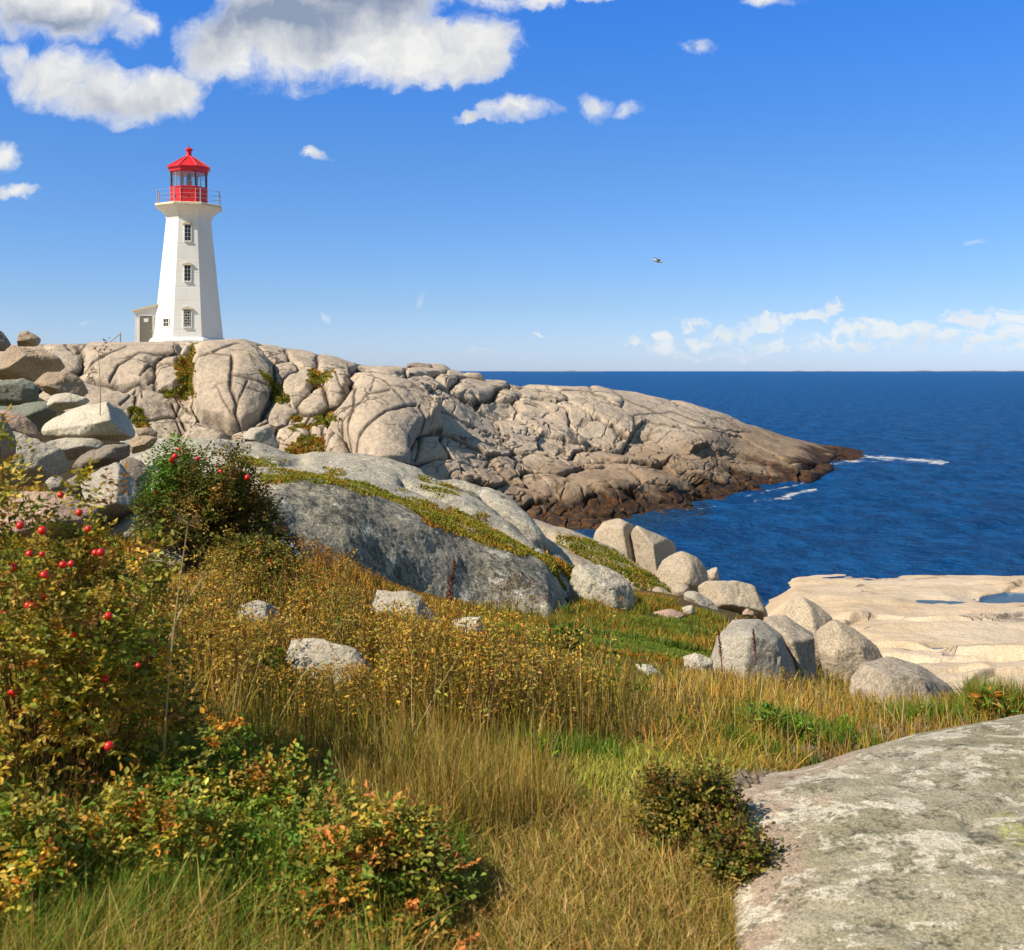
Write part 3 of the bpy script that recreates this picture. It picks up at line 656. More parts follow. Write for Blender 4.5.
# ---------------------------------------------------------------- pale flat shore slab with tide pools
def build_shore():
    Ys = [12, 15, 18, 22, 27, 33, 40, 45.5, 48.5, 53]; zs = [4.2, 3.8, 3.35, 2.75, 2.1, 1.4, .75, .34, .0, -1.6]
    cols = []
    for px, dz in ((640, -3.0), (720, -1.8), (770, -0.7), (800, -.10), (850, 0), (920, .03), (1024, .08), (1150, .2), (1450, .5)):
        cols.append((px, [(HY+F*(EYE-(z+dz))/Y, Y) for Y, z in zip(Ys, zs)]))
    t = np.concatenate([np.linspace(0, 2, 60)[:-1], np.linspace(2, 8, 360)[:-1], np.linspace(8, 9, 20)])
    pos, px, py = relief(cols, 620, t)
    flat = pos.reshape(-1, 3); sh = px.shape
    z = fbm(flat*np.array([.5, 1, 1]), 0.28, 3).reshape(sh)*0.42+fbm(flat, 1.3, 4).reshape(sh)*0.05
    # exfoliation ledges: long low steps
    wy = fbm(flat*np.array([.6, 1, 1]), 0.35, 3).reshape(sh)*10; wp = py+wy
    for pl, h in ((Z6([(600, 262), (640, 268), (700, 262), (820, 272), (960, 268), (1024, 255)]), .3), (Z6([(660, 315), (780, 325), (900, 345), (1024, 352)]), .38), (Z6([(700, 345), (820, 352), (1024, 350)]), .3),
                  (Z6([(910, 215), (960, 205), (1024, 190)]), .25), (Z6([(780, 385), (880, 372), (960, 380)]), .25), (Z6([(890, 415), (960, 390), (1024, 385)]), .35), (Z6([(620, 275), (650, 268), (690, 262)]), .3)):
        a = np.array(pl); x = np.clip(px, a[:, 0].min(), a[:, 0].max()); yl = np.interp(x, a[:, 0], a[:, 1])
        w = sstep(px, a[0, 0]-6, a[0, 0]+14)*(1 if a[-1, 0] > 1020 else 1-sstep(px, a[-1, 0]-14, a[-1, 0]+6))
        dd = (wp-yl)
        z += w*h*0.42*(sstep(dd, 1.2, -0.6)*np.exp(-np.clip(-dd, 0, 99)/16)) - w*0.35*h*np.exp(-((dd-1)/1.0)**2)
    for cx, cy, rx, ry, dep in ((1010, 597, 52, 7, .35), (935, 602, 34, 3, .2), (945, 650, 22, 3, .18)):
        z -= dep*np.exp(-(((px-cx)/rx)**2+((py-cy)/ry)**2)**2)
    pos[..., 2] += z
    tag(grid_obj('shore', pos, M_SLAB), kind='structure')
    pm = NT('pool_water'); nb = pm.bump(pm.noise(3.0, 3, .5), 0.08, 0.02)
    tr = pm.N.new('ShaderNodeBsdfTransparent'); tr.inputs[0].default_value = (.42, .55, .55, 1); gl = pm.N.new('ShaderNodeBsdfGlossy'); gl.inputs['Roughness'].default_value = .06; pm.L.new(nb, gl.inputs['Normal'])
    fr = pm.N.new('ShaderNodeFresnel'); fr.inputs['IOR'].default_value = 1.33; mx = pm.N.new('ShaderNodeMixShader'); pm.L.new(fr.outputs[0], mx.inputs[0])
    pm.L.new(tr.outputs[0], mx.inputs[1]); pm.L.new(gl.outputs[0], mx.inputs[2]); pm.L.new(mx.outputs[0], pm.out.inputs[0])
    for cx, cy, rx, ry in ((1010, 597, 60, 7.5), (935, 602, 30, 2.6), (945, 650, 18, 2.2)):
        i = np.argmin((px-cx)**2+(py-cy)**2); c = pos.reshape(-1, 3)[i]
        sel = (np.abs(px-cx) < rx) & (np.abs(py-cy) < ry)
        lvl = np.percentile(pos[..., 2][sel], 34); Yc = c[1]; n = 40
        ax = rx*1.3/F*Yc; ay = ry*1.6/F*Yc*Yc/(EYE-c[2])
        V = [(c[0], c[1], lvl)]+[(c[0]+ax*math.cos(a), c[1]+ay*math.sin(a), lvl) for a in np.linspace(0, 2*math.pi, n, endpoint=False)]
        T = [(0, 1+k, 1+(k+1) % n) for k in range(n)]
        tag(mesh_obj('pool', V, T, pm.mat), kind='structure')
build_shore()

# ---------------------------------------------------------------- near slab, lower right
def build_fore():
    Ys = [0.6, 2.0, 2.6, 3.1, 3.6, 4.1, 4.6, 5.1, 5.6, 6.2, 7.0]
    prof = {660: [7.2, 7.2, 7.2, 7.2, 7.2, 7.15, 7.1, 7.0, 6.9, 6.8, 6.4], 715: [7.38, 7.38, 7.38, 7.37, 7.36, 7.33, 7.2, 7.05, 6.9, 6.7, 6.4], 745: [7.40, 7.42, 7.43, 7.44, 7.45, 7.44, 7.30, 7.1, 6.9, 6.7, 6.3],
            800: [7.42, 7.44, 7.47, 7.49, 7.50, 7.475, 7.34, 7.15, 6.93, 6.7, 6.3], 860: [7.43, 7.46, 7.50, 7.53, 7.54, 7.51, 7.42, 7.24, 7.03, 6.75, 6.3],
            940: [7.44, 7.48, 7.52, 7.55, 7.55, 7.53, 7.46, 7.335, 7.16, 6.87, 6.4], 1024: [7.45, 7.5, 7.54, 7.57, 7.56, 7.54, 7.49, 7.395, 7.25, 7.0, 6.5], 1150: [7.46, 7.5, 7.55, 7.58, 7.6, 7.6, 7.57, 7.5, 7.4, 7.2, 6.8], 1400: [7.46, 7.5, 7.55, 7.58, 7.6, 7.6, 7.57, 7.5, 7.4, 7.2, 6.8], 2600: [7.46, 7.5, 7.55, 7.58, 7.6, 7.6, 7.57, 7.5, 7.4, 7.2, 6.8]}
    cols = [(px, [(HY+F*(EYE-z)/Y, Y) for Y, z in zip(Ys, zs)]) for px, zs in prof.items()]
    def at(pos, px, py):
        e = np.exp(-np.maximum(0, px-np.interp(py, [745, 790, 850, 950], [830, 745, 775, 735]))/85.0)
        e = np.maximum(e, 0.75*np.exp(-((px-800)/60.)**2-((py-800)/40.)**2))
        yl = np.exp(-segdist(px, py, [(1000, 815), (1024, 840), (1060, 860)])**2/150.)
        return {'edge': e.ravel(), 'yellow': yl.ravel()}
    return rock_relief('rock_slab', cols, 520, np.concatenate([np.linspace(0, 2, 40)[:-1], np.linspace(2, 9.6, 420)[:-1], np.linspace(9.6, 10, 12)]), M_FORE, 0.022, 0.03,
                       [(Z6([(900, 700), (1024, 640)]), .3)], 0.05, 21.0, 'large near granite slab with green and white lichen, pinkish along its grassy edge', 'rock slab',
                       ((.35, .8, .5), 3.2, 0.5, 0.02), at)
FORE = build_fore()
# ---------------------------------------------------------------- lighthouse
M_WALL = None
def build_lighthouse():
    wm = NT('white_painted_concrete')
    n = wm.noise(0.7, 6, 0.65, 0.3, wm.scalev(wm.pos, (1, 1, .35))); sz = wm.N.new('ShaderNodeSeparateXYZ'); wm.L.new(wm.pos, sz.inputs[0])
    c = wm.mix(wm.ramp(n, 0.35, 0.75), (0.80, 0.79, 0.77), (0.70, 0.68, 0.65))
    rs = wm.noise(1.0, 5, .7, .2, wm.scalev(wm.pos, (4.5, 4.5, .45))); c = wm.mix(wm.ramp(rs, .58, .78, 0, .5), c, (0.55, 0.42, 0.3))
    ln = wm.math('PINGPONG', sz.outputs[2], 0.55)
    nb = wm.bump(wm.math('ADD', wm.ramp(ln, 0.0, 0.05), wm.math('MULTIPLY', n, .6)), 0.35, 0.03)
    WALL = wm.done(c, 0.7, nb, 0.3)
    CREAM = plain('cream_trim', (0.68, 0.60, 0.45), 0.7, 0.15); RED = plain('red_paint', (0.62, 0.012, 0.022), 0.38, 0.10, 3.0, 0, 0.5)
    ROOFR = plain('red_roof_paint', (0.66, 0.02, 0.028), 0.35, 0.12, 3.0, 0, 0.5)
    GREYM = plain('galvanised_steel', (0.42, 0.43, 0.44), 0.45, 0.1, 8, 0.6); DOORM = plain('brown_grey_door_paint', (0.20, 0.175, 0.145), 0.6, 0.08)
    DARKM = plain('dark_window_recess', (0.018, 0.02, 0.022), 0.25); IRON = plain('black_iron', (0.03, 0.03, 0.032), 0.5)
    g = NT('lantern_glass'); g.bsdf.inputs['Base Color'].default_value = (.9, .96, .95, 1); g.bsdf.inputs['Roughness'].default_value = 0.02
    tr = g.N.new('ShaderNodeBsdfTransparent'); tr.inputs[0].default_value = (.92, .95, .95, 1); gl = g.N.new('ShaderNodeBsdfGlossy'); gl.inputs['Roughness'].default_value = 0.03
    mx = g.N.new('ShaderNodeMixShader'); mx.inputs[0].default_value = 0.10; g.L.new(tr.outputs[0], mx.inputs[1]); g.L.new(gl.outputs[0], mx.inputs[2]); g.L.new(mx.outputs[0], g.out.inputs[0])
    GLASS = g.mat
    base = (189-512)/F*86
    t = thing('lighthouse', 'white octagonal concrete lighthouse with a red lantern room on top of the headland', 'lighthouse', (base, 86, 11.0), math.radians(13.5)); t.scale = (.97, .97, .985)
    ph = math.pi/8; H = 9.85
    Rr = lambda z: 2.92+(1.85-2.92)*z/H
    ap = lambda z: Rr(z)*math.cos(ph)
    MB().lathe([(Rr(0), -0.6), (Rr(0), 0), (Rr(3), 3.0), (Rr(6.5), 6.5), (1.85, H), (1.93, H+.32), (2.12, H+.60), (2.45, H+.85), (2.66, H+.97)], 8, ph).build('tower', WALL, t)
    MB().lathe([(3.22, -0.8), (3.22, 0.32), (3.12, 0.46), (2.90, 0.58)], 8, ph).build('plinth', WALL, t)
    gz = H+.97
    ga = MB().lathe([(2.70, gz), (2.76, gz+.06), (2.76, gz+.20), (2.70, gz+.24)], 8, ph).build('gallery', CREAM, t)
    lz = gz+.24
    lan = MB().lathe([(1.60, lz), (1.60, lz+.14), (1.50, lz+.16)], 8, ph).build('lantern_base', CREAM, t)
    wall = MB().lathe([(1.50, lz+.10), (1.50, lz+1.30), (1.56, lz+1.32), (1.56, lz+1.40), (1.50, lz+1.42)], 8, ph).build('lantern_wall', RED, t)
    jm = plain('pink_weathered_joint', (0.68, 0.16, 0.15), .5)
    for k in range(8):
        a = ph+k*math.pi/4; r = 1.50
        MB().tube((r*math.cos(a), r*math.sin(a), lz+.12), (r*math.cos(a), r*math.sin(a), lz+1.38), .045, n=6).build('panel_joint', jm, wall)
    for k in (5, 6, 7):
        a = k*math.pi/4
        MB().tube((1.37*math.cos(a), 1.37*math.sin(a), lz+.62), (1.42*math.cos(a), 1.42*math.sin(a), lz+.62), .08).build('vent', IRON, wall)
    z0, z1 = lz+1.40, lz+2.62
    for k in range(8):
        a = ph+k*math.pi/4; r = 1.45
        o = MB().box((r*math.cos(a), r*math.sin(a), (z0+z1)/2), (.10, .10, z1-z0), a).build('mullion', plain('lantern_frame', (0.10, 0.06, 0.05), .5) if k == 0 else bpy.data.materials['lantern_frame'], t)
    for k in range(8):
        a = (k+.5)*math.pi/4+ph-math.pi/8+math.pi/8; r = 1.45*math.cos(ph)
        a = k*math.pi/4
        MB().box((r*math.cos(a), r*math.sin(a), (z0+z1)/2), (.02, 1.02, z1-z0), a).build('window_pane', GLASS, t)
        if k in (5, 7): MB().box((r*math.cos(a), r*math.sin(a), (z0+z1)/2), (.05, .05, z1-z0), a).build('glazing_bar', GREYM, t)
    MB().lathe([(1.38, z1-.10), (1.60, z1), (1.60, z1+.30), (1.40, z1+.33)], 8, ph).build('frieze', RED, t)
    rf = MB().lathe([(1.60, z1+.26), (1.78, z1+.30), (1.78, z1+.37), (1.28, z1+.66), (0.75, z1+.98), (.30, z1+1.30)], 8, ph).build('roof', ROOFR, t)
    rb = MB()
    for k in range(8):
        a = ph+k*math.pi/4; c_, s_ = math.cos(a), math.sin(a)
        rb.tube((1.76*c_, 1.76*s_, z1+.38), (.30*c_, .30*s_, z1+1.31), .045, n=6)
    rb.build('roof_rib', plain('faded_red_rib', (0.66, 0.10, 0.09), .4), rf)
    ve = MB().lathe([(.28, z1+1.22), (.24, z1+1.34), (.21, z1+1.40), (.19, z1+1.72), (.30, z1+1.78), (.31, z1+1.86), (.18, z1+1.98), (.05, z1+2.05)], 16).build('vent_cap', RED, rf)
    MB().tube((0, 0, z1+2.0), (0, 0, z1+2.25), .022).build('lightning_rod', IRON, rf)
    lp = MB().lathe([(.10, lz+1.1), (.10, lz+1.50), (.32, lz+1.52), (.32, lz+1.60), (.10, lz+1.62)], 12).build('lamp_stand', GREYM, t)
    lb = MB().lathe([(.20, lz+1.62), (.24, lz+1.75), (.22, lz+1.98), (.15, lz+2.1)], 14).build('lamp', plain('red_beacon_lens', (0.5, 0.02, 0.03), .15), t)
    MB().lathe([(.17, lz+2.08), (.20, lz+2.12), (.16, lz+2.45), (.05, lz+2.55)], 14).build('lamp_cap', IRON, lb)
    ra = MB(); rr = 2.58
    for k in range(8):
        a = ph+k*math.pi/4; b = a+math.pi/4
        p, q = Vector((rr*math.cos(a), rr*math.sin(a), 0)), Vector((rr*math.cos(b), rr*math.sin(b), 0))
        for h in (.35, .7, 1.05):
            ra.tube(p+Vector((0, 0, lz+h)), q+Vector((0, 0, lz+h)), .013, n=6)
    rl = ra.build('gallery_railing', GREYM, t)
    for k in range(8):
        a = ph+k*math.pi/4
        MB().tube((rr*math.cos(a), rr*math.sin(a), lz-.02), (rr*math.cos(a), rr*math.sin(a), lz+1.1), .045, n=8).build('railing_post', GREYM, rl)
    # windows of the front face
    for (zc, w, h, kind) in ((8.72, .46, 1.22, 0), (5.55, .46, 1.18, 0), (2.05, .54, 1.28, 1)):
        A = ap(zc); tl = math.atan2(ap(0)-ap(H), H)
        w_ = MB().box((0, -A-.005, zc), (w, .09, h), 0, -tl).build('window', DARKM, t)
        fr = MB()
        for sx in (-1, 1): fr.box((sx*(w/2+.03), -A-.012, zc), (.06, .12, h+.1), 0, -tl)
        fr.box((0, -ap(zc-h/2)-.03, zc-h/2-.06), (w+.12, .18, .09), 0, -tl); fr.build('window_frame', WALL, w_)
        ped = MB(); zz = zc+h/2+.08; yy = -ap(zz)
        ped.box((0, yy-.05, zz), (w+.36, .20, .08)); ped.build('lintel', CREAM, w_)
        bm = bmesh.new()
        vs = [bm.verts.new(p) for p in ((-w/2-.16, yy-.14, zz+.05), (w/2+.16, yy-.14, zz+.05), (0, yy-.14, zz+.22), (-w/2-.16, yy+.1, zz+.05), (w/2+.16, yy+.1, zz+.05), (0, yy+.1, zz+.22))]
        for f in ((0, 1, 2), (5, 4, 3), (0, 3, 4, 1), (1, 4, 5, 2), (2, 5, 3, 0)): bm.faces.new([vs[i] for i in f])
        mbp = MB(); mbp.bm.free(); mbp.bm = bm; mbp.build('pediment', CREAM, w_)
        gb = MB()
        if kind == 0:
            gb.box((0, -A-.055, zc), (.035, .03, h), 0, -tl)
            for q in (-.3, 0, .3): gb.box((0, -ap(zc+q)-.058, zc+q), (w, .03, .035), 0, -tl)
            gb.build('glazing_bar', GREYM, w_)
        else:      # decorative pierced screen in the lowest window
            for i in range(3):
                for j in range(6):
                    x = (i-1)*.17; z = zc-.53+j*.212
                    gb.box((x, -ap(z)-.055, z), (.035, .03, .2), 0, 0); gb.box((x+.0, -ap(z)-.058, z), (.15, .03, .04), 0, 0)
                    M = Matrix.Translation((x, -ap(z)-.06, z)) @ Matrix.Rotation((.7 if (i+j) % 2 else -.7), 4, 'Y') @ Matrix.Diagonal((.2, .03, .03, 1)); bmesh.ops.create_cube(gb.bm, size=1, matrix=M)
            gb.build('pierced_screen', plain('pale_screen', (0.5, 0.47, 0.42), .7), w_)
    # small square window of the left front face
    a = -3*math.pi/4; zc = 1.72; A = ap(zc)+.0
    ox = .28    # towards the right edge of that face
    c0 = Vector((A*math.cos(a), A*math.sin(a), zc))+Vector((-math.sin(a), math.cos(a), 0))*ox
    w_ = MB().box(c0+Vector((math.cos(a), math.sin(a), 0))*.0, (.10, .56, .56), a).build('window', DARKM, t)
    f_ = MB(); d = Vector((math.cos(a), math.sin(a), 0)); s_ = Vector((-math.sin(a), math.cos(a), 0))
    for q in (-.31, .31):
        f_.box(c0+s_*q+d*.02, (.12, .06, .68), a); f_.box(c0+Vector((0, 0, q))+d*.021, (.12, .56, .06), a)
    f_.box(c0+d*.05, (.03, .03, .56), a); f_.box(c0+d*.052, (.03, .56, .03), a)
    f_.build('window_frame', WALL, w_)
    # entrance annex on the left
    x0, x1, hw = -4.05, -1.9, 0.98; hl, hr = 2.62, 3.18
    bm = bmesh.new(); P = []
    for y in (-hw, hw):
        P.append([bm.verts.new(p) for p in ((x0, y, -.4), (x1, y, -.4), (x1, y, hr), (x0, y, hl))])
    A_, B_ = P
    bm.faces.new(A_); bm.faces.new(B_[::-1])
    for i in range(4): bm.faces.new((A_[i], A_[(i+1) % 4], B_[(i+1) % 4], B_[i]))
    mb = MB(); mb.bm.free(); mb.bm = bm; ax = mb.build('annex', WALL, t)
    sl = math.atan2(hr-hl, x1-x0); L_ = math.hypot(hr-hl, x1-x0)+.28
    M = Matrix.Translation(((x0+x1)/2-.13, 0, (hl+hr)/2+.03)) @ Matrix.Rotation(-sl, 4, 'Y') @ Matrix.Diagonal((L_, 2*hw+.3, .13, 1))
    mb = MB(); bmesh.ops.create_cube(mb.bm, size=1, matrix=M); mb.build('annex_roof', CREAM, ax)
    dr = MB().box((-3.2, -hw-.01, 1.08), (.95, .08, 2.32)).build('door', DOORM, ax)
    MB().box((-3.2, -hw-.057, 1.92), (.34, .02, .28)).build('notice', plain('white_notice', (.8, .8, .78), .6), dr)
    MB().ball((-2.81, -hw-.08, 1.05), .05).build('door_handle', GREYM, dr)
    df = MB()
    for sx in (-1, 1): df.box((-3.2+sx*.53, -hw-.012, 1.1), (.11, .11, 2.4))
    df.box((-3.2, -hw-.012, 2.31), (.95, .11, .11)); df.build('door_frame', WALL, dr)
    # concrete footing and weathered step in front
    MB().box((-.95, -3.2, .02), (1.5, .9, .55), 0, 0, .05).build('step', WALL, t)
    MB().box((-.9, -3.55, -.28), (3.4, .7, .16), .05, .03).build('footing_slab', plain('rusty_brown_concrete', (.20, .13, .08), .9, .3), t)
build_lighthouse()
def handrail():
    t = thing('handrail', 'short grey pipe handrail standing on the rock left of the lighthouse', 'handrail', (*P3(115, 343, 84)[:2], P3(115, 343, 84)[2]))
    m = plain('rail_pipe', (.22, .23, .24), .5, .1, 8, .5); s = 84/F
    MB().tube((-4*s, 0, 2*s), (5.5*s, 0, 10*s), .045).build('top_rail', m, t)
    MB().tube((5.5*s, 0, -14*s), (5.5*s, 0, 10*s), .045).build('post', m, t)
    MB().tube((-4*s, 0, -8*s), (-4*s, 0, 2*s), .045).build('post', m, t)
handrail()
def gull():
    p = P3(657, 261, 130)
    t = thing('seagull', 'small grey gull gliding over the sea right of the lighthouse', 'gull', p, math.radians(20)); t.rotation_euler = (0.25, .25, .35); t.scale = (1.5, 1.5, 1.5)
    W, G = plain('gull_white', (.55, .56, .58), .7), plain('gull_grey', (.12, .125, .135), .7)
    MB().ball((0, 0, 0), .13, (2.6, 1, .9), 3).ball((.34, 0, .03), .09, (1.2, 1, 1), 2).build('body', W, t, True)
    MB().tube((.42, 0, .02), (.52, 0, .0), .03, .008).build('beak', plain('gull_beak', (.6, .4, .05), .5), t)
    for s in (-1, 1):
        bm = bmesh.new(); n = 9; up = []; dn = []
        for k in range(n):
            u = k/(n-1); y = s*(.08+.66*u); z = .05+.20*math.sin(u*2.1)-.08*u; c = .14*(1-u)**.6+.012; x = .02-.16*max(0, u-.45)
            r = []
            for (dx, dz) in ((c, 0), (0, .025*(1-u)+.004), (-c, 0), (0, -.012)): r.append(bm.verts.new((x+dx, y, z+dz)))
            up.append(r)
        for a, b in zip(up[:-1], up[1:]):
            for i in range(4): bm.faces.new((a[i], a[(i+1) % 4], b[(i+1) % 4], b[i]))
        bm.faces.new(up[-1]); bm.faces.new(up[0][::-1])
        mb = MB(); mb.bm.free(); mb.bm = bm; mb.build('wing', G, t, True)
    MB().box((-.38, 0, 0), (.18, .16, .02), 0, 0).build('tail', W, t)
gull()
# ---------------------------------------------------------------- boulders
ICO = {}
def ico(sub):
    if sub not in ICO:
        bm = bmesh.new(); bmesh.ops.create_icosphere(bm, subdivisions=sub, radius=1)
        v = np.array([x.co[:] for x in bm.verts]); f = np.array([[q.index for q in p.verts] for p in bm.faces]); bm.free()
        ICO[sub] = (v/np.linalg.norm(v, axis=1, keepdims=True), f)
    return ICO[sub]
def hull(p):
    p = sorted(map(tuple, p))
    def half(pp):
        h = []
        for q in pp:
            while len(h) > 1 and (h[-1][0]-h[-2][0])*(q[1]-h[-2][1])-(h[-1][1]-h[-2][1])*(q[0]-h[-2][0]) <= 0: h.pop()
            h.append(q)
        return h
    a, b = half(p), half(p[::-1]); return a[:-1]+b[:-1]
BOULDERS = []
def F6(*p): return tuple((560+x/2.207, 500+y/2.207, d) for x, y, d in p)
def F2(*p): return tuple((x/4.0, 320+y/4.0, d) for x, y, d in p)
PILE = 'boulders piled on the bank at left'; SHOREB = 'boulders along the shore edge'; MEAD = 'rocks lying in the meadow'
def ground_depth(px, py, y0=2.4, y1=26):
    Y = np.geomspace(y0, y1, 500); yy = HY+F*(EYE-ground_z((px-512)/F*Y, Y))/Y
    k = np.nonzero(yy <= py)[0]; return float(Y[k[0]]) if len(k) else 26.0
def boulder(label, poly, Y, mat, thick=0.8, p=26, facets=(), seed=0, rough=0.05, sub=5, group=None, sink=0.0, nf=7, foot=None, corners=None, tiltr=(.25, .75), cut=0.02):
    """a rock with the given outline as seen from the path, at distance Y; facets: extra planes (nx, ny, nz, offset/size)"""
    if foot is None: foot = .3 if group in (MEAD, SHOREB) else 0
    poly0 = list(poly)
    if Y is None: Y = ground_depth(sum(x for x, y in poly)/len(poly), max(y for x, y in poly)-2.5)
    rng = np.random.default_rng(seed+77)
    poly = [(x, y) for x, y in poly]
    s = Y/F
    if foot:
        y0, y1 = min(y for x, y in poly), max(y for x, y in poly); poly = [(x, y+foot*(y1-y0)*max(0, ((y-y0)/(y1-y0)-.45)/.55)) for x, y in poly]
    pts = [((x-512)*s, EYE-(y-HY)*s) for x, y in poly]
    h = hull(pts); xs = [q[0] for q in h]; zs = [q[1] for q in h]
    cx, cz = (min(xs)+max(xs))/2, (min(zs)+max(zs))/2
    W, Hh = max(xs)-min(xs), max(zs)-min(zs); size = math.sqrt(W*Hh)
    T = thick*size/2*1.15
    N = []; D = []
    if corners:                                # a block given by its corners (px, py, metres behind the reference distance)
        cp = np.array([[(x-512)*(Y+dy)/F-cx, dy, EYE-(y-HY)*(Y+dy)/F-cz] for x, y, dy in corners]); mid = cp.mean(0)
        bm = bmesh.new(); [bm.verts.new(q) for q in cp]; bmesh.ops.convex_hull(bm, input=bm.verts); bm.normal_update()
        for f in bm.faces:
            n = np.array(f.normal[:]); d = float(n@(np.array(f.verts[0].co[:])-mid))
            if d < 0: n, d = -n, -d
            N.append(tuple(n)); D.append(max(d, .05*size))
        bm.free(); h = []; facets = (); nf = 0
    for (a, b) in zip(h, h[1:]+h[:1]):
        ex, ez = b[0]-a[0], b[1]-a[1]; l = math.hypot(ex, ez)
        if l < 1e-4: continue
        nx, nz = ez/l, -ex/l; d = (a[0]-cx)*nx+(a[1]-cz)*nz
        if d < 0: nx, nz, d = -nx, -nz, -d
        d = max(d, 0.04*size)
        for sg in (-1, 1):
            t = rng.uniform(*tiltr)*sg
            N.append((nx*math.cos(t), math.sin(t), nz*math.cos(t))); D.append(d*math.cos(t)*1.0+0.02*size)
    for sg in (() if corners else (-1, 1)):
        n = np.array([rng.normal()*.25, sg, rng.normal()*.15+.15]); n /= np.linalg.norm(n); N.append(tuple(n)); D.append(T)
    for k in range(nf):
        n = rng.normal(size=3); n[1] = -abs(n[1])-.3; n /= np.linalg.norm(n)
        sup = max((q[0]-cx)*n[0]+(q[1]-cz)*n[2] for q in h)
        N.append(tuple(n)); D.append(max(0.5*T, (0.45+.3*rng.random())*abs(sup)+0.62*T*abs(n[1])))
    for f in facets:
        if isinstance(f[0], tuple):          # plane through three points (px, py, depth in half thicknesses)
            a, b_, c_ = [np.array([(x-512)*(Y+dy*T)/F-cx, dy*T, EYE-(y-HY)*(Y+dy*T)/F-cz]) for x, y, dy in f]
            n = np.cross(b_-a, c_-a); n /= np.linalg.norm(n)+1e-12; d = float(n@a)
            if d < 0: n, d = -n, -d
            N.append(tuple(n)); D.append(max(d, .05*size)); continue
        n = np.array(f[:3], float); n /= np.linalg.norm(n); N.append(tuple(n)); D.append(f[3]*size)
    V, Fc = ico(sub); N = np.array(N); D = np.array(D)
    R = np.zeros(len(V))
    for n, d in zip(N, D): R += np.maximum(V@n/d, 0)**(p*1.5)
    R = R**(-1/(p*1.5))
    q = V*R[:, None]
    off = rng.uniform(-50, 50, 3)
    w = q/size+off
    disp = fbm(w, 1.6, 3)*rough*1.1+fbm(w, 4.5, 5, .68)*rough*.85
    rid = np.abs(fbm(w+9, 2.2, 3)); disp -= cut*np.exp(-(rid/0.035)**2)*np.clip(fbm(w+33, 1.5, 2)+.25, 0, 1)
    chip = fbm(w+71, 3.0, 3); disp -= rough*0.9*np.maximum(chip-.15, 0)
    q = q+V*(disp*size)[:, None]
    o = mesh_obj('boulder', q, Fc, mat)
    o.location = (cx, Y, cz-sink)
    if corners: o.location = (cx+mid[0], Y+mid[1], cz+mid[2])
    tag(o, label, 'boulder', group); BOULDERS.append((poly0, Y)); return o
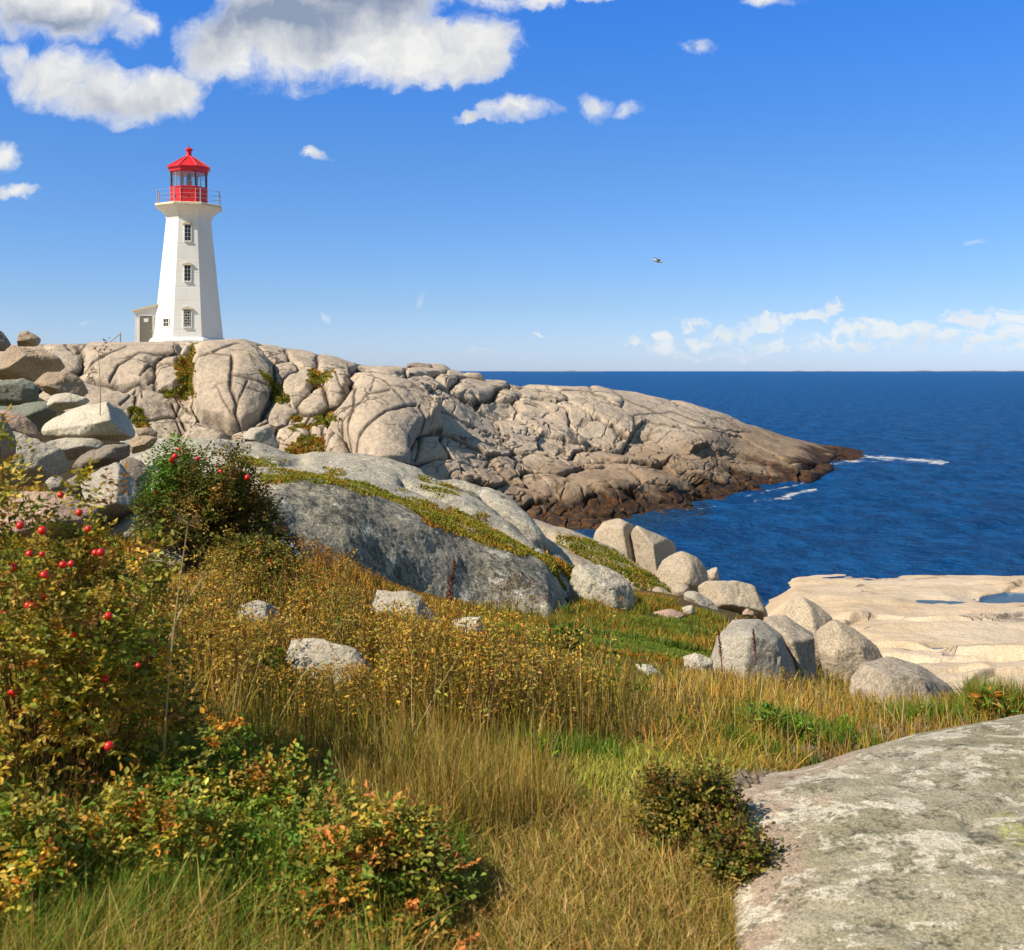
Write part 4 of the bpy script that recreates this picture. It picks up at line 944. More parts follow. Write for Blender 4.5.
def build_boulders():
    B = boulder
    B('big pale wedge-shaped boulder lying on top of the pile', Z2([(172, 468), (178, 422), (212, 378), (330, 328), (425, 316), (472, 313), (502, 350), (528, 410), (541, 460), (500, 477), (400, 468), (250, 474)]), 13.2, M_WHITE, 1.0, 34, [F2((215, 378, .4), (425, 316, .4), (300, 440, -.9)), F2((425, 316, .3), (541, 455, .2), (440, 395, -.9)), F2((175, 432, -.4), (440, 420, -.95), (300, 474, -.6))], 1, .045, 6, PILE, 0, 1, tiltr=(.1, .45))
    B('sharp-edged grey boulder with a pinkish right face, low in the pile', Z2([(318, 650), (440, 568), (482, 590), (560, 690), (592, 735), (585, 760), (405, 868), (385, 830), (398, 740)]), 11.3, M_GREY, 1.0, 40, [F2((325, 650, -.3), (440, 570, .3), (465, 738, -1)), F2((487, 594, .2), (590, 722, .2), (465, 738, -1)), F2((400, 765, -.9), (582, 755, -.1), (400, 866, .3))], 2, .03, 6, PILE, 0, 0, tiltr=(.1, .4))
    B('dark grey boulder tucked behind the sharp-edged one, beside the dark rose bush', Z2([(478, 560), (520, 548), (565, 565), (605, 605), (606, 650), (590, 730), (520, 700), (470, 600)]), 12.3, M_DARK, .9, 20, [], 3, .05, 5, PILE)
    B('wide coarse grey boulder at the left edge below the red rock', Z2([(-90, 470), (0, 440), (60, 448), (200, 508), (272, 530), (288, 590), (270, 612), (130, 662), (0, 668), (-80, 660)]), 11.8, M_GREY, .9, 20, [(.1, -.6, .8, .36)], 4, .05, 6, PILE)
    B('rounded tan boulder cut by the left edge of the view', Z2([(-150, 400), (-60, 365), (0, 378), (35, 425), (62, 500), (62, 590), (0, 650), (-120, 650)]), 10.9, M_TAN, .9, 14, [], 5, .05, 5, PILE)
    B('salmon-red boulder between the green-grey rock and the coarse grey one', Z2([(-60, 375), (0, 362), (72, 370), (132, 412), (168, 490), (110, 475), (30, 440), (-60, 430)]), 13.0, M_PINK, .8, 24, [(.5, -.7, .4, .30)], 6, .04, 5, PILE)
    B('flat green-grey rock at the foot of the upper pile', Z2([(-60, 350), (0, 348), (120, 335), (195, 328), (228, 366), (185, 405), (172, 445), (130, 440), (-60, 420)]), 14.6, M_GREEN, .9, 18, [], 7, .05, 5, PILE)
    B('dark green-grey ledge block left of the tan boulder', Z2([(-60, 240), (0, 236), (100, 232), (145, 262), (155, 305), (140, 345), (0, 352), (-60, 350)]), 16.2, M_GREEN, .9, 18, [], 8, .06, 5, PILE)
    B('broad beige boulder high in the pile, right against the sky stones', Z2([(-40, 170), (0, 140), (40, 98), (110, 104), (175, 110), (235, 150), (266, 196), (200, 235), (140, 258), (60, 240), (-40, 240)]), 19.2, M_TAN, .8, 20, [(.4, -.7, -.3, .28), (-.4, -.6, .6, .3)], 9, .05, 6, PILE)
    B('angular brown stone standing on the skyline', Z2([(52, 106), (64, 50), (112, 43), (162, 76), (162, 106)]), 23.5, M_TAN, .9, 24, [], 10, .05, 5, PILE)
    B('dark stone at the very left of the skyline', Z2([(-80, 120), (-60, 50), (0, 42), (22, 66), (44, 100), (20, 125)]), 22.5, M_DARK, .9, 22, [], 11, .05, 5, PILE)
    B('tan pointed boulder behind the big pale one', Z2([(138, 252), (190, 213), (262, 206), (312, 230), (350, 270), (371, 318), (250, 315), (185, 292)]), 15.4, M_TAN, .9, 22, [(.5, -.7, .2, .26)], 12, .05, 5, PILE)
    B('low whitish slab peeping out behind the big pale boulder', Z2([(176, 330), (200, 302), (280, 293), (372, 318), (330, 345), (215, 366)]), 14.3, M_WHITE, .8, 18, [], 13, .04, 5, PILE)
    B('grey lichened block right under the big pale boulder', Z2([(180, 490), (260, 474), (400, 476), (432, 500), (372, 535), (290, 556), (200, 540)]), 12.9, M_GREY, .9, 20, [], 14, .05, 5, PILE)
    B('flat dark brown slab wedged above the sharp-edged boulder', Z2([(285, 590), (330, 540), (440, 498), (522, 500), (527, 545), (440, 566), (330, 618)]), 12.5, M_DARK, .8, 22, [], 15, .06, 5, PILE)
    B('small grey stone in the gap left of the sharp-edged boulder', Z2([(175, 645), (220, 622), (268, 638), (282, 675), (200, 685)]), 11.0, M_GREY, .9, 18, [], 16, .05, 4, PILE)
    B('large pinkish-grey boulder at the bottom of the pile behind the rose hips', Z2([(-40, 720), (0, 695), (80, 672), (250, 698), (392, 752), (396, 800), (350, 850), (200, 900), (-40, 880)]), 10.4, M_PINK, .9, 22, [(-.2, -.6, .75, .28)], 17, .05, 6, PILE)
    B('grey block at the foot of the pile, left of the dark rose bush', Z2([(440, 840), (560, 758), (592, 782), (598, 900), (440, 900)]), 11.2, M_GREY, .9, 24, [], 18, .05, 5, PILE)
    B('small beige stone right of the big pale boulder', Z2([(505, 490), (540, 470), (590, 462), (634, 470), (605, 512), (530, 535)]), 14.2, M_TAN, .9, 16, [], 19, .05, 5, PILE)
    B('beige stone behind the dark rose bush top', Z2([(540, 432), (590, 428), (632, 450), (630, 475), (545, 470)]), 15.5, M_TAN, .9, 16, [], 20, .05, 4, PILE)
    B('brownish stone low in the shade under the flat slab', Z2([(270, 640), (320, 615), (335, 680), (320, 730), (260, 700)]), 11.6, M_DARK, .9, 20, [], 21, .05, 4, PILE)
    B('grey stone showing through the rose leaves at lower left', [(140, 560), (165, 545), (200, 552), (208, 590), (150, 595)], 9.6, M_GREY, .9, 18, [], 22, .05, 5, PILE)
    # rocks in the meadow
    B('grey lichened boulder in the weeds below the dome of the outcrop', Z5([(288, 340), (312, 321), (350, 333), (422, 355), (468, 402), (440, 430), (370, 410), (305, 375)]), None, M_GREY, .9, 22, [(-.3, -.6, .7, .22)], 31, .05, 6, MEAD, .05)
    B('small white angular block beside the lichened boulder', Z5([(498, 418), (560, 409), (574, 432), (572, 456), (503, 450)]), None, M_WHITE, .9, 26, [(-.1, -.8, .5, .3)], 32, .04, 5, MEAD)
    B('long mottled slab leaning in the weeds at lower left', Z5([(70, 430), (130, 428), (205, 445), (282, 482), (335, 540), (345, 585), (200, 560), (90, 480)]), None, M_GREY, .7, 20, [(-.2, -.6, .75, .2)], 33, .04, 6, MEAD, .03)
    B('flat whitish rock right of the dark rose bush', Z5([(62, 236), (92, 220), (132, 255), (160, 292), (138, 300), (95, 270)]), None, M_WHITE, .9, 24, [], 34, .06, 5, MEAD)
    B('rock half hidden in weeds under the dark rose bush', Z5([(-30, 385), (40, 372), (100, 392), (112, 430), (20, 450)]), None, M_GREY, .9, 20, [], 35, .05, 5, MEAD)
    B('small rock between the mottled slab and the lichened boulder', Z5([(298, 388), (345, 384), (378, 408), (350, 420)]), None, M_GREY, .9, 20, [], 36, .05, 4, MEAD)
    B('grey lichened boulder at the right end of the outcrop', Z5([(752, 345), (768, 290), (842, 284), (902, 320), (920, 352), (914, 384), (830, 388), (760, 376)]), None, M_OUT, .9, 16, [], 37, .045, 6, MEAD)
    B('white stone in the grass left of the split shore boulders', Z6([(272, 346), (300, 336), (335, 353), (338, 378), (285, 384)]), None, M_WHITE, .9, 22, [], 38, .05, 5, MEAD)
    B('low pale stone in the ochre grass, left of the white stone', Z6([(165, 362), (200, 362), (232, 386), (195, 392)]), None, M_WHITE, .9, 20, [], 39, .05, 4, MEAD)
    B('pinkish flat stone on the turf above the ochre grass', Z6([(205, 248), (245, 240), (280, 252), (255, 266), (210, 262)]), 19.0, M_PINK, .9, 16, [], 40, .05, 4, MEAD)
    B('tiny pale stone among the turf by the flat pinkish stone', Z6([(268, 236), (292, 233), (300, 247), (275, 251)]), 19.4, M_WHITE, .9, 16, [], 41, .05, 4, MEAD)
    # shore edge
    B('tall pale boulder at the top of the shore row', Z6([(70, 100), (78, 70), (95, 48), (132, 41), (168, 56), (172, 90), (155, 140), (100, 125)]), 29.5, M_SHORE, 1.0, 30, [F6((80, 75, -.2), (136, 45, -.6), (150, 130, -.95)), F6((136, 45, -.6), (168, 60, .3), (150, 130, -.95))], 51, .025, 5, SHOREB, 0, 0, tiltr=(.1, .4))
    B('tall boulder with a flat shaded right face next to the first', Z6([(158, 70), (170, 58), (205, 74), (252, 94), (266, 110), (214, 168), (160, 140)]), 29.0, M_SHORE, 1.0, 30, [F6((165, 62, 0), (202, 76, -.7), (214, 166, -.95)), F6((202, 76, -.7), (254, 95, .3), (214, 166, -.95))], 52, .025, 6, SHOREB, 0, 0, tiltr=(.1, .4))
    B('round smooth boulder below the two tall ones', Z6([(208, 170), (226, 132), (268, 111), (308, 128), (330, 160), (322, 192), (285, 210), (228, 198)]), 27, M_SHORE, .95, 10, [], 53, .03, 6, SHOREB, 0, 2)
    B('small pointed stone behind the round boulder', Z6([(316, 160), (345, 140), (352, 178), (330, 182)]), 28.5, M_SHORE, .9, 20, [], 54, .04, 4, SHOREB)
    B('small rounded stone in front of the round boulder', Z6([(244, 196), (262, 180), (285, 190), (290, 210), (250, 212)]), 25, M_SHORE, .9, 14, [], 64, .04, 4, SHOREB)
    B('wide low boulder with a shaded hollow under its side', Z6([(293, 195), (318, 178), (400, 179), (450, 194), (492, 236), (470, 253), (400, 246), (310, 235)]), 25, M_SHORE, .9, 15, [], 55, .035, 6, SHOREB)
    B('low grey slab in front of the wide boulder', Z6([(262, 208), (300, 200), (362, 236), (375, 250), (300, 242)]), 23, M_GREY, .9, 18, [], 56, .05, 5, SHOREB)
    B('small reddish stone under the wide boulder', Z6([(396, 252), (412, 240), (432, 246), (436, 262)]), 22.6, M_PINK, .9, 16, [], 57, .05, 4, SHOREB)
    B('smooth humped boulder in front of the pale shore slab', Z6([(488, 240), (500, 218), (524, 209), (562, 220), (602, 262), (640, 300), (640, 340), (520, 340), (490, 290)]), 19, M_SHORE, .9, 12, [], 58, .03, 6, SHOREB)
    B('long low boulder sloping to the right towards the slab', Z6([(560, 290), (600, 262), (640, 278), (700, 322), (716, 345), (700, 390), (600, 390)]), 17, M_SHORE, .8, 16, [], 59, .03, 5, SHOREB)
    B('dark lichened boulder with a rounded top in the ochre grass', Z6([(330, 330), (345, 292), (385, 264), (440, 263), (492, 300), (533, 372), (525, 400), (420, 400), (345, 375)]), None, M_GREY, 1.0, 40, [], 60, .028, 6, SHOREB, corners=F6((345, 302, .3), (385, 263, .4), (440, 261, .4), (490, 298, .3), (352, 304, -.25), (418, 298, -.42), (478, 314, -.28), (332, 395, -.2), (400, 430, -.6), (505, 430, -.4), (540, 405, .1), (533, 372, .25), (326, 390, .3)))
    B('tall middle boulder of the split pair, dark right of a straight crack', Z6([(440, 264), (455, 252), (492, 253), (558, 296), (568, 320), (568, 400), (530, 404), (470, 340)]), None, M_SHORE, 1.0, 44, [], 61, .02, 6, SHOREB, corners=F6((448, 256, .45), (495, 251, .45), (558, 293, .25), (512, 312, -.38), (562, 305, -.12), (542, 420, -.42), (568, 420, -.1), (455, 410, .3), (466, 335, -.05), (560, 410, .4)))
    B('right-hand boulder of the split pair, with a broad sunlit top', Z6([(500, 256), (545, 258), (610, 286), (694, 338), (690, 380), (640, 412), (566, 410), (562, 330)]), None, M_SHORE, 1.0, 44, [], 62, .02, 6, SHOREB, corners=F6((502, 256, .55), (600, 284, .55), (695, 338, .45), (564, 312, -.36), (640, 346, -.32), (694, 366, -.1), (566, 430, -.42), (640, 430, -.38), (705, 410, -.1), (520, 420, .5), (715, 405, .45)))
    B('low beige boulder with a notch, last of the shore row', Z6([(638, 395), (660, 364), (722, 344), (800, 368), (862, 410), (884, 445), (800, 448), (700, 436), (643, 428)]), None, M_SHORE, 1.0, 40, [], 63, .028, 6, SHOREB, corners=F6((664, 361, .1), (722, 342, .4), (800, 365, .4), (864, 410, .3), (722, 386, -.36), (795, 394, -.36), (636, 445, 0), (700, 462, -.42), (740, 465, -.52), (842, 465, -.42), (890, 455, .1), (640, 392, .15)))
    B('small loose triangular stone in the mossy gap under the lighthouse', [(181, 352), (186, 344), (192, 351), (192, 358), (182, 359)], 74, M_WHITE, .8, 24, [], 65, .05, 3, 'loose stones on the headland')
    B('wedge of grey rock resting at the foot of the headland blocks', Z3([(200, 408), (240, 370), (300, 365), (330, 400), (350, 440), (280, 435)]), 36, M_GREY, .8, 26, [(.6, -.7, .3, .25)], 66, .04, 5, 'loose stones on the headland')
    B('dark flat-topped boulder on the headland skyline', Z4([(40, 52), (60, 46), (105, 50), (113, 66), (80, 62)]), 88, M_DARK, .8, 22, [], 67, .04, 4, 'loose stones on the headland')
    B('small boulder on the headland skyline against the sea', Z4([(160, 75), (175, 66), (205, 68), (222, 90), (180, 85)]), 92, M_SHORE, .8, 20, [], 68, .04, 4, 'loose stones on the headland')
build_boulders()
# ---------------------------------------------------------------- plants
def pick(rng, pal, n, jit=0.25):
    pal = np.array(pal, float); w = pal[:, 3]/pal[:, 3].sum()
    c = pal[rng.choice(len(pal), n, p=w), :3]
    return np.clip(c*(1+jit*rng.normal(size=(n, 1)))*(1+0.08*rng.normal(size=(n, 3))), 0.004, 0.9)
def blades(rng, P, H, W, lean, curl, col, tip=1.25, az=None):
    """grass: two-step tapering strips that lean and curl over; 5 vertices, 3 triangles each"""
    n = len(P)
    if az is None: az = rng.uniform(0, 2*np.pi, n)
    d = np.stack([np.cos(az), np.sin(az), 0*az], 1); fa = rng.uniform(0, np.pi, n)
    wv = np.stack([np.cos(fa), np.sin(fa)*.6, 0*fa], 1)*W[:, None]/2
    up = np.array([0, 0, 1.0])
    def at(t): return P+up*(H*(t-0.35*curl*t*t))[:, None]+d*(H*(lean*t+curl*t*t))[:, None]
    m, tp = at(0.5), at(1.0)
    V = np.stack([P-wv, P+wv, m-wv*.8, m+wv*.8, tp], 1).reshape(-1, 3)
    i = np.arange(n)[:, None]*5
    T = np.stack([i+[0, 1, 3], i+[0, 3, 2], i+[2, 3, 4]], 1).reshape(-1, 3)
    c = np.repeat(col[:, None], 5, 1).copy(); c[:, 4] *= tip
    return V, T, c.reshape(-1, 3)
def leaves(rng, P, D, L, Wd, col, droop=0.25, near=True):
    """pointed folded leaves: 6 vertices, 4 triangles each"""
    n = len(P); D = D/(np.linalg.norm(D, axis=1, keepdims=True)+1e-9)
    r = rng.normal(size=(n, 3))*.6+np.array([0, 0, 1.0]); s = np.cross(D, r); s /= np.linalg.norm(s, axis=1, keepdims=True)+1e-9
    nn = np.cross(s, D); L = L[:, None]; Wd = Wd[:, None]
    a = P; b = P+D*L-nn*L*droop; q = P+D*L*.45
    sl, sr = q+s*Wd/2+nn*Wd*.18, q-s*Wd/2+nn*Wd*.18
    if not near:
        V = np.stack([a, sl, b, sr], 1).reshape(-1, 3); i = np.arange(n)[:, None]*4
        return V, np.stack([i+[0, 2, 1], i+[0, 3, 2]], 1).reshape(-1, 3), np.repeat(col, 4, 0)
    k = P+D*L*.8-nn*L*droop*.6
    V = np.stack([a, sl, k+s*Wd*.28, b, k-s*Wd*.28, sr], 1).reshape(-1, 3); i = np.arange(n)[:, None]*6
    T = np.stack([i+[0, 2, 1], i+[0, 3, 2], i+[0, 4, 3], i+[0, 5, 4]], 1).reshape(-1, 3)
    return V, T, np.repeat(col, 6, 0)
def join(parts):
    V, T, Cc, o = [], [], [], 0
    for v, t, c in parts: V.append(v); T.append(t+o); Cc.append(c); o += len(v)
    return np.concatenate(V), np.concatenate(T), np.concatenate(Cc)
def unit(rng, n, up=0.0):
    d = rng.normal(size=(n, 3)); d[:, 2] = d[:, 2]*.7+up; return d/np.linalg.norm(d, axis=1, keepdims=True)
def strips(P0, P1, W, col, bend=None):
    """thin stems as crossed ribbons"""
    n = len(P0); d = P1-P0; d /= np.linalg.norm(d, axis=1, keepdims=True)+1e-9
    out = []
    for ax in (np.array([1.0, 0, 0]), np.array([0, 1.0, 0])):
        s = ax-d*(d@ax)[:, None]; s /= np.linalg.norm(s, axis=1, keepdims=True)+1e-9; s = s*W[:, None]/2
        V = np.stack([P0-s, P0+s, P1+s*.5, P1-s*.5], 1).reshape(-1, 3); i = np.arange(n)[:, None]*4
        out.append((V, np.stack([i+[0, 1, 2], i+[0, 2, 3]], 1).reshape(-1, 3), np.repeat(col, 4, 0)))
    return join(out)
# ---- where things may grow
FX, FYr, FZ = FORE[1][0], FORE[0][:, 0, 1], FORE[0][..., 2]
def slab_z(px, Y):
    u = np.interp(px, FX, np.arange(len(FX)), left=-1); v = np.interp(Y, FYr, np.arange(len(FYr)))
    z = FZ[np.clip(v.astype(int), 0, len(FYr)-1), np.clip(u.astype(int), 0, len(FX)-1)]
    return np.where((u < 0) | (Y > FYr[-1]) | (Y < FYr[0]), -99, z)
OBX = [-500, 120, 200, 255, 300, 340, 385, 430, 480, 520, 548, 565, 600, 640, 700, 760, 1400]
OBY = [30, 13, 13.6, 14, 14.4, 14.5, 15, 15.5, 16, 16.3, 16.6, 17.2, 22, 22, 21, 17, 13]
def spots(rng, n, px0=-170, px1=1190, y0=2.1, y1=22):
    px = rng.uniform(px0, px1, n); Y = np.exp(rng.uniform(math.log(y0), math.log(y1), n)); x = (px-512)/F*Y
    z = ground_z(x, Y); py = HY+F*(EYE-z)/Y
    ok = (slab_z(px, Y) < z+0.012) & (Y < np.interp(px, OBX, OBY))
    ok &= ~((px > 900) & (Y > 12.5))
    return np.stack([x, Y, z], 1)[ok], px[ok], py[ok]
def cap_height(px, py, Y, H):
    """plants stay short where they would grow up in front of a stone"""
    H = H.copy()
    for poly, Yb in BOULDERS:
        if Yb > 26 or Yb < 3: continue
        a = np.array(poly); x0, x1, yt, yb = a[:, 0].min(), a[:, 0].max(), a[:, 1].min(), a[:, 1].max()
        if yb < 560: continue
        s = (px > x0-4) & (px < x1+4) & (Y < Yb+.2) & (Y > Yb*0.62)
        lim = (py[s]-(yb-0.30*(yb-yt)))/F*Y[s]
        H[s] = np.minimum(H[s], np.maximum(lim, 0.05))
    bl = np.interp(px, [150, 200, 250, 300, 340, 385, 430, 480, 520, 600, 740, 800], [560, 560, 545, 560, 585, 606, 630, 640, 650, 660, 666, 670])
    s = (Y > 5.5) & (Y < 12.5)
    H[s] = np.minimum(H[s], np.maximum((py[s]-bl[s])/F*Y[s], 0.06))
    bl = np.interp(px, [200, 250, 300, 340, 385, 430, 480, 520, 560, 600, 720], [545, 520, 535, 555, 580, 596, 603, 600, 596, 590, 595])
    s = Y >= 12.5
    H[s] = np.minimum(H[s], np.maximum((py[s]-bl[s])/F*Y[s], 0.05))
    return H
# palettes: r, g, b, weight (albedo)
STRAW = [(0.546, 0.362, 0.115, 3), (0.442, 0.275, 0.075, 3), (0.325, 0.200, 0.052, 2), (0.624, 0.450, 0.196, 1)]
OCHRE = [(.58, .36, .05, 3), (.50, .27, .038, 3), (.38, .24, .035, 2), (.38, .32, .045, 3), (.54, .22, .025, 1)]
OLIVE = [(0.256, 0.217, 0.028, 3), (0.320, 0.261, 0.044, 2), (0.176, 0.189, 0.024, 2), (0.448, 0.319, 0.066, 1)]
GREEN = [(0.105, 0.209, 0.020, 3), (0.154, 0.270, 0.028, 2), (0.070, 0.149, 0.015, 2), (0.238, 0.324, 0.039, 1)]
LAWN = [(0.330, 0.324, 0.050, 3), (0.420, 0.365, 0.066, 2), (0.240, 0.270, 0.033, 2), (0.540, 0.405, 0.110, 1)]
RUST = [(0.420, 0.158, 0.017, 3), (0.504, 0.240, 0.024, 2), (0.308, 0.128, 0.022, 2), (0.224, 0.180, 0.024, 1)]
ROSE = [(.20, .23, .028, 4), (.28, .27, .04, 3), (.54, .37, .045, 2), (.62, .28, .03, 1.1), (.42, .33, .05, 2), (.33, .16, .035, 1), (.66, .50, .09, .9)]
ROSE_D = [(.085, .10, .016, 4), (.12, .13, .022, 3), (.18, .11, .03, 2), (.30, .21, .045, 1.4), (.20, .08, .018, 1)]
ROSE_G = [(.15, .24, .028, 4), (.22, .29, .042, 3), (.30, .29, .045, 2.5), (.48, .35, .06, 1.2), (.56, .24, .04, 1.1)]
Z = {'lawn': [(545, 765), (600, 748), (700, 742), (770, 742), (765, 780), (660, 815), (575, 805)],
     'front': [(400, 812), (560, 800), (700, 800), (780, 770), (800, 1400), (420, 1400)],
     'tall': [(330, 810), (390, 775), (470, 765), (545, 770), (575, 800), (550, 830), (430, 840), (340, 850)],
     'strip': [(640, 690), (760, 668), (900, 680), (1200, 660), (1200, 800), (720, 775), (640, 745)],
     'turf': [(480, 625), (560, 600), (640, 585), (735, 600), (735, 655), (660, 668), (560, 665), (490, 650)],
     'heath': [(230, 500), (300, 540), (400, 590), (480, 615), (440, 640), (330, 628), (250, 600)]}
GMEAD = 'wild plants of the meadow'
def zone_masks(rng, px, py, jit=14):
    jx = px+rng.normal(size=len(px))*jit; jy = py+rng.normal(size=len(px))*jit*.45
    return {k: inpoly(jx, jy, p) for k, p in Z.items()}
def grass():
    rng = np.random.default_rng(5); dry, grn = [], []
    # general meadow: ochre and straw blades
    P, px, py = spots(rng, 105000); zm = zone_masks(rng, px, py); n = len(P); Y = P[:, 1]
    pat = fbm(P*np.array([1, 1, 0]), 0.55, 3); pat2 = fbm(P*np.array([1, 1, 0])+40, 1.3, 3)
    H = rng.uniform(.10, .36, n)*(1+.5*pat2); W = np.maximum(.0035, Y*.00085)*rng.uniform(.6, 1.3, n)
    lean = rng.normal(0, .18, n); curl = np.abs(rng.normal(.15, .2, n)); col = pick(rng, STRAW, n)
    o = pick(rng, OCHRE, n); m = (rng.random(n) < .55+.5*pat) ; col[m] = o[m]
    ol = pick(rng, OLIVE, n); m = rng.random(n) < .42-1.1*pat2-.6*pat; col[m] = ol[m]
    gr = pick(rng, GREEN+OLIVE[:2], n); m = rng.random(n) < -.12-1.6*fbm(P*np.array([1, 1, 0])+90, .7, 2); col[m] = gr[m]
    H *= np.where(Y < 3.9, .5, 1.0)
    k = zm['front']; H[k] = rng.uniform(.03, .09, k.sum()); lean[k] = rng.normal(.3, .9, k.sum()); curl[k] = np.abs(rng.normal(.5, .35, k.sum()))
    c2 = pick(rng, STRAW+[(.40, .31, .09, 5), (.32, .27, .06, 4)], n); col[k] = c2[k]
    k = zm['lawn']; H[k] = rng.uniform(.03, .075, k.sum()); c2 = pick(rng, LAWN, n)*1.2; col[k] = c2[k]; lean[k] = rng.normal(0, .7, k.sum())
    k = zm['strip']; H[k] = rng.uniform(.05, .17, k.sum()); lean[k] *= 2; curl[k] *= 1.6; c2 = pick(rng, OCHRE+STRAW[:2]+[(.26, .22, .035, 3)], n); col[k] = c2[k]
    k = zm['turf']; H[k] = rng.uniform(.04, .12, k.sum()); c2 = pick(rng, GREEN[:3]+OLIVE+RUST[:1], n); col[k] = c2[k]
    k = zm['heath']; c2 = pick(rng, RUST+OCHRE, n); col[k] = c2[k]; H[k] *= .8
    k = zm['tall']; H[k] *= .5
    # front left: greener
    k = (py > 780) & (px < 420) & ~zm['tall']; c2 = pick(rng, OLIVE+STRAW[:2]+GREEN[:2], n); col[k] = c2[k]; H[k] = rng.uniform(.06, .24, k.sum()); lean[k] = rng.normal(.1, .4, k.sum()); curl[k] *= 2
    H = cap_height(px, py, Y, H); dry.append(blades(rng, P, H, W, lean, curl, col))
    # extra short undergrowth in front, dense mat
    P, px, py = spots(rng, 120000, -120, 800, 2.1, 5.2); zm = zone_masks(rng, px, py); n = len(P)
    H = rng.uniform(.02, .085, n); col = pick(rng, OLIVE+STRAW*2+[(.20, .21, .035, 3)], n)
    c2 = pick(rng, LAWN, n)*1.2; col[zm['lawn']] = c2[zm['lawn']]; H[zm['lawn']] *= .7
    k = fbm(P*np.array([1, 1, 0]), 1.6, 2) > .22; c2 = pick(rng, GREEN, n); k &= ~zm['lawn'] & (px < 430); col[k] = c2[k]
    dry.append(blades(rng, P, H, np.full(n, .0032)*rng.uniform(.7, 1.4, n), rng.normal(.15, .5, n), np.abs(rng.normal(.3, .3, n)), col))
    # single pale stems standing above the rest
    P, px, py = spots(rng, 5200, -120, 1010, 4.4, 13); zm = zone_masks(rng, px, py); k = ~(zm['lawn'] | zm['front'] | zm['turf']); P, px, py = P[k], px[k], py[k]; n = len(P)
    H = cap_height(px, py, P[:, 1], rng.uniform(.25, .58, n)*np.where(px > 640, .5, 1))
    dry.append(blades(rng, P, H, np.maximum(.003, P[:, 1]*.0007), rng.normal(0, .25, n), np.abs(rng.normal(.12, .15, n)), pick(rng, STRAW+[(.60, .46, .24, 3)], n), 1.2))
    # the tall straw clump
    P, px, py = spots(rng, 15000, 320, 600, 3.3, 5.4); zm = zone_masks(rng, px, py, 8); k = zm['tall']; P = P[k]; n = len(P)
    tus = fbm(P*np.array([1, 1, 0])+7, 2.6, 2); H = rng.uniform(.08, .31, n)*(1+.9*tus)
    col = pick(rng, STRAW+[(.26, .17, .04, 3), (.30, .21, .06, 2)]+OLIVE, n)
    dry.append(blades(rng, P, H, np.full(n, .0032)*rng.uniform(.6, 1.3, n), rng.normal(.05, .2, n), np.abs(rng.normal(.18, .22, n)), col, 1.3))
    # dense turf between the outcrop and the shore boulders
    P, px, py = spots(rng, 90000, 460, 770, 10.5, 22); k = inpoly(px+rng.normal(size=len(px))*9, py+rng.normal(size=len(px))*4, [(480, 640), (500, 612), (570, 600), (600, 575), (650, 570), (720, 590), (745, 610), (735, 655), (650, 668), (540, 665)]); P, px, py = P[k], px[k], py[k]; n = len(P)
    pt = fbm(P, .7, 3); pt2 = fbm(P+20, 1.5, 2); col = pick(rng, [(.13, .19, .022, 3), (.18, .22, .03, 2), (.09, .15, .018, 2), (.24, .23, .035, 1)], n); c2 = pick(rng, RUST+OLIVE[:2], n); k = rng.random(n) < .30+pt*1.5; col[k] = c2[k]
    H = rng.uniform(.05, .14, n)*np.clip(1+1.6*pt2, .4, 2.2); H = cap_height(px, py, P[:, 1], H)
    grn.append(blades(rng, P, H, np.full(n, .016)*rng.uniform(.7, 1.4, n), rng.normal(0, .5, n), np.abs(rng.normal(.2, .3, n)), col, 1.15))
    # taller grass standing among the low rose scrub
    P, px, py = spots(rng, 30000, -90, 500, 2.25, 3.7); n = len(P); cl = fbm(P*np.array([1, 1, 0])+60, 1.9, 2); k = rng.random(n) < .35+1.2*cl; P = P[k]; n = len(P)
    dry.append(blades(rng, P, rng.uniform(.08, .27, n), np.full(n, .0034)*rng.uniform(.7, 1.4, n), rng.normal(.12, .35, n), np.abs(rng.normal(.35, .3, n)), pick(rng, OLIVE*2+STRAW+GREEN[:3], n), 1.25))
    # dry tufts in the gaps of the boulder pile
    P, px, py = spots(rng, 9000, -80, 170, 9.5, 20); n = len(P)
    dry.append(blades(rng, P, rng.uniform(.04, .16, n), np.full(n, .012), rng.normal(0, .4, n), np.abs(rng.normal(.2, .3, n)), pick(rng, RUST+OCHRE+OLIVE[:2], n), 1.2))
    # green tufts
    for cx, cy, rx, ry, nn, hh in ((130, 930, 70, 26, 4200, .22), (262, 885, 50, 36, 4200, .24), (40, 960, 80, 30, 2200, .22), (440, 860, 45, 22, 900, .1), (200, 800, 60, 15, 700, .3), (690, 655, 60, 10, 1600, .1), (560, 640, 55, 8, 2500, .10), (470, 600, 40, 8, 900, .1), (800, 735, 60, 9, 1600, .15), (740, 745, 60, 7, 1200, .1),
                                  (990, 715, 42, 10, 1800, .30), (920, 722, 50, 8, 900, .16), (560, 755, 60, 10, 900, .12), (350, 900, 60, 40, 1200, .18)):
        px = cx+rx*rng.normal(size=nn)*.55; pyt = cy+ry*rng.normal(size=nn)*.55
        Y0 = ground_depth(cx, cy, 2.2); hgt = EYE-float(ground_z((cx-512)/F*Y0, Y0))
        Yv = np.clip(hgt*F/(np.maximum(pyt-HY, 60)), 2.1, 26); x = (px-512)/F*Yv; z = ground_z(x, Yv)
        ok = slab_z(px, Yv) < z+.02; P = np.stack([x, Yv, z], 1)[ok]; n = len(P)
        H = rng.uniform(.4, 1.1, n)*hh
        H = cap_height(px[ok], (HY+F*(EYE-P[:, 2])/P[:, 1]), P[:, 1], H)
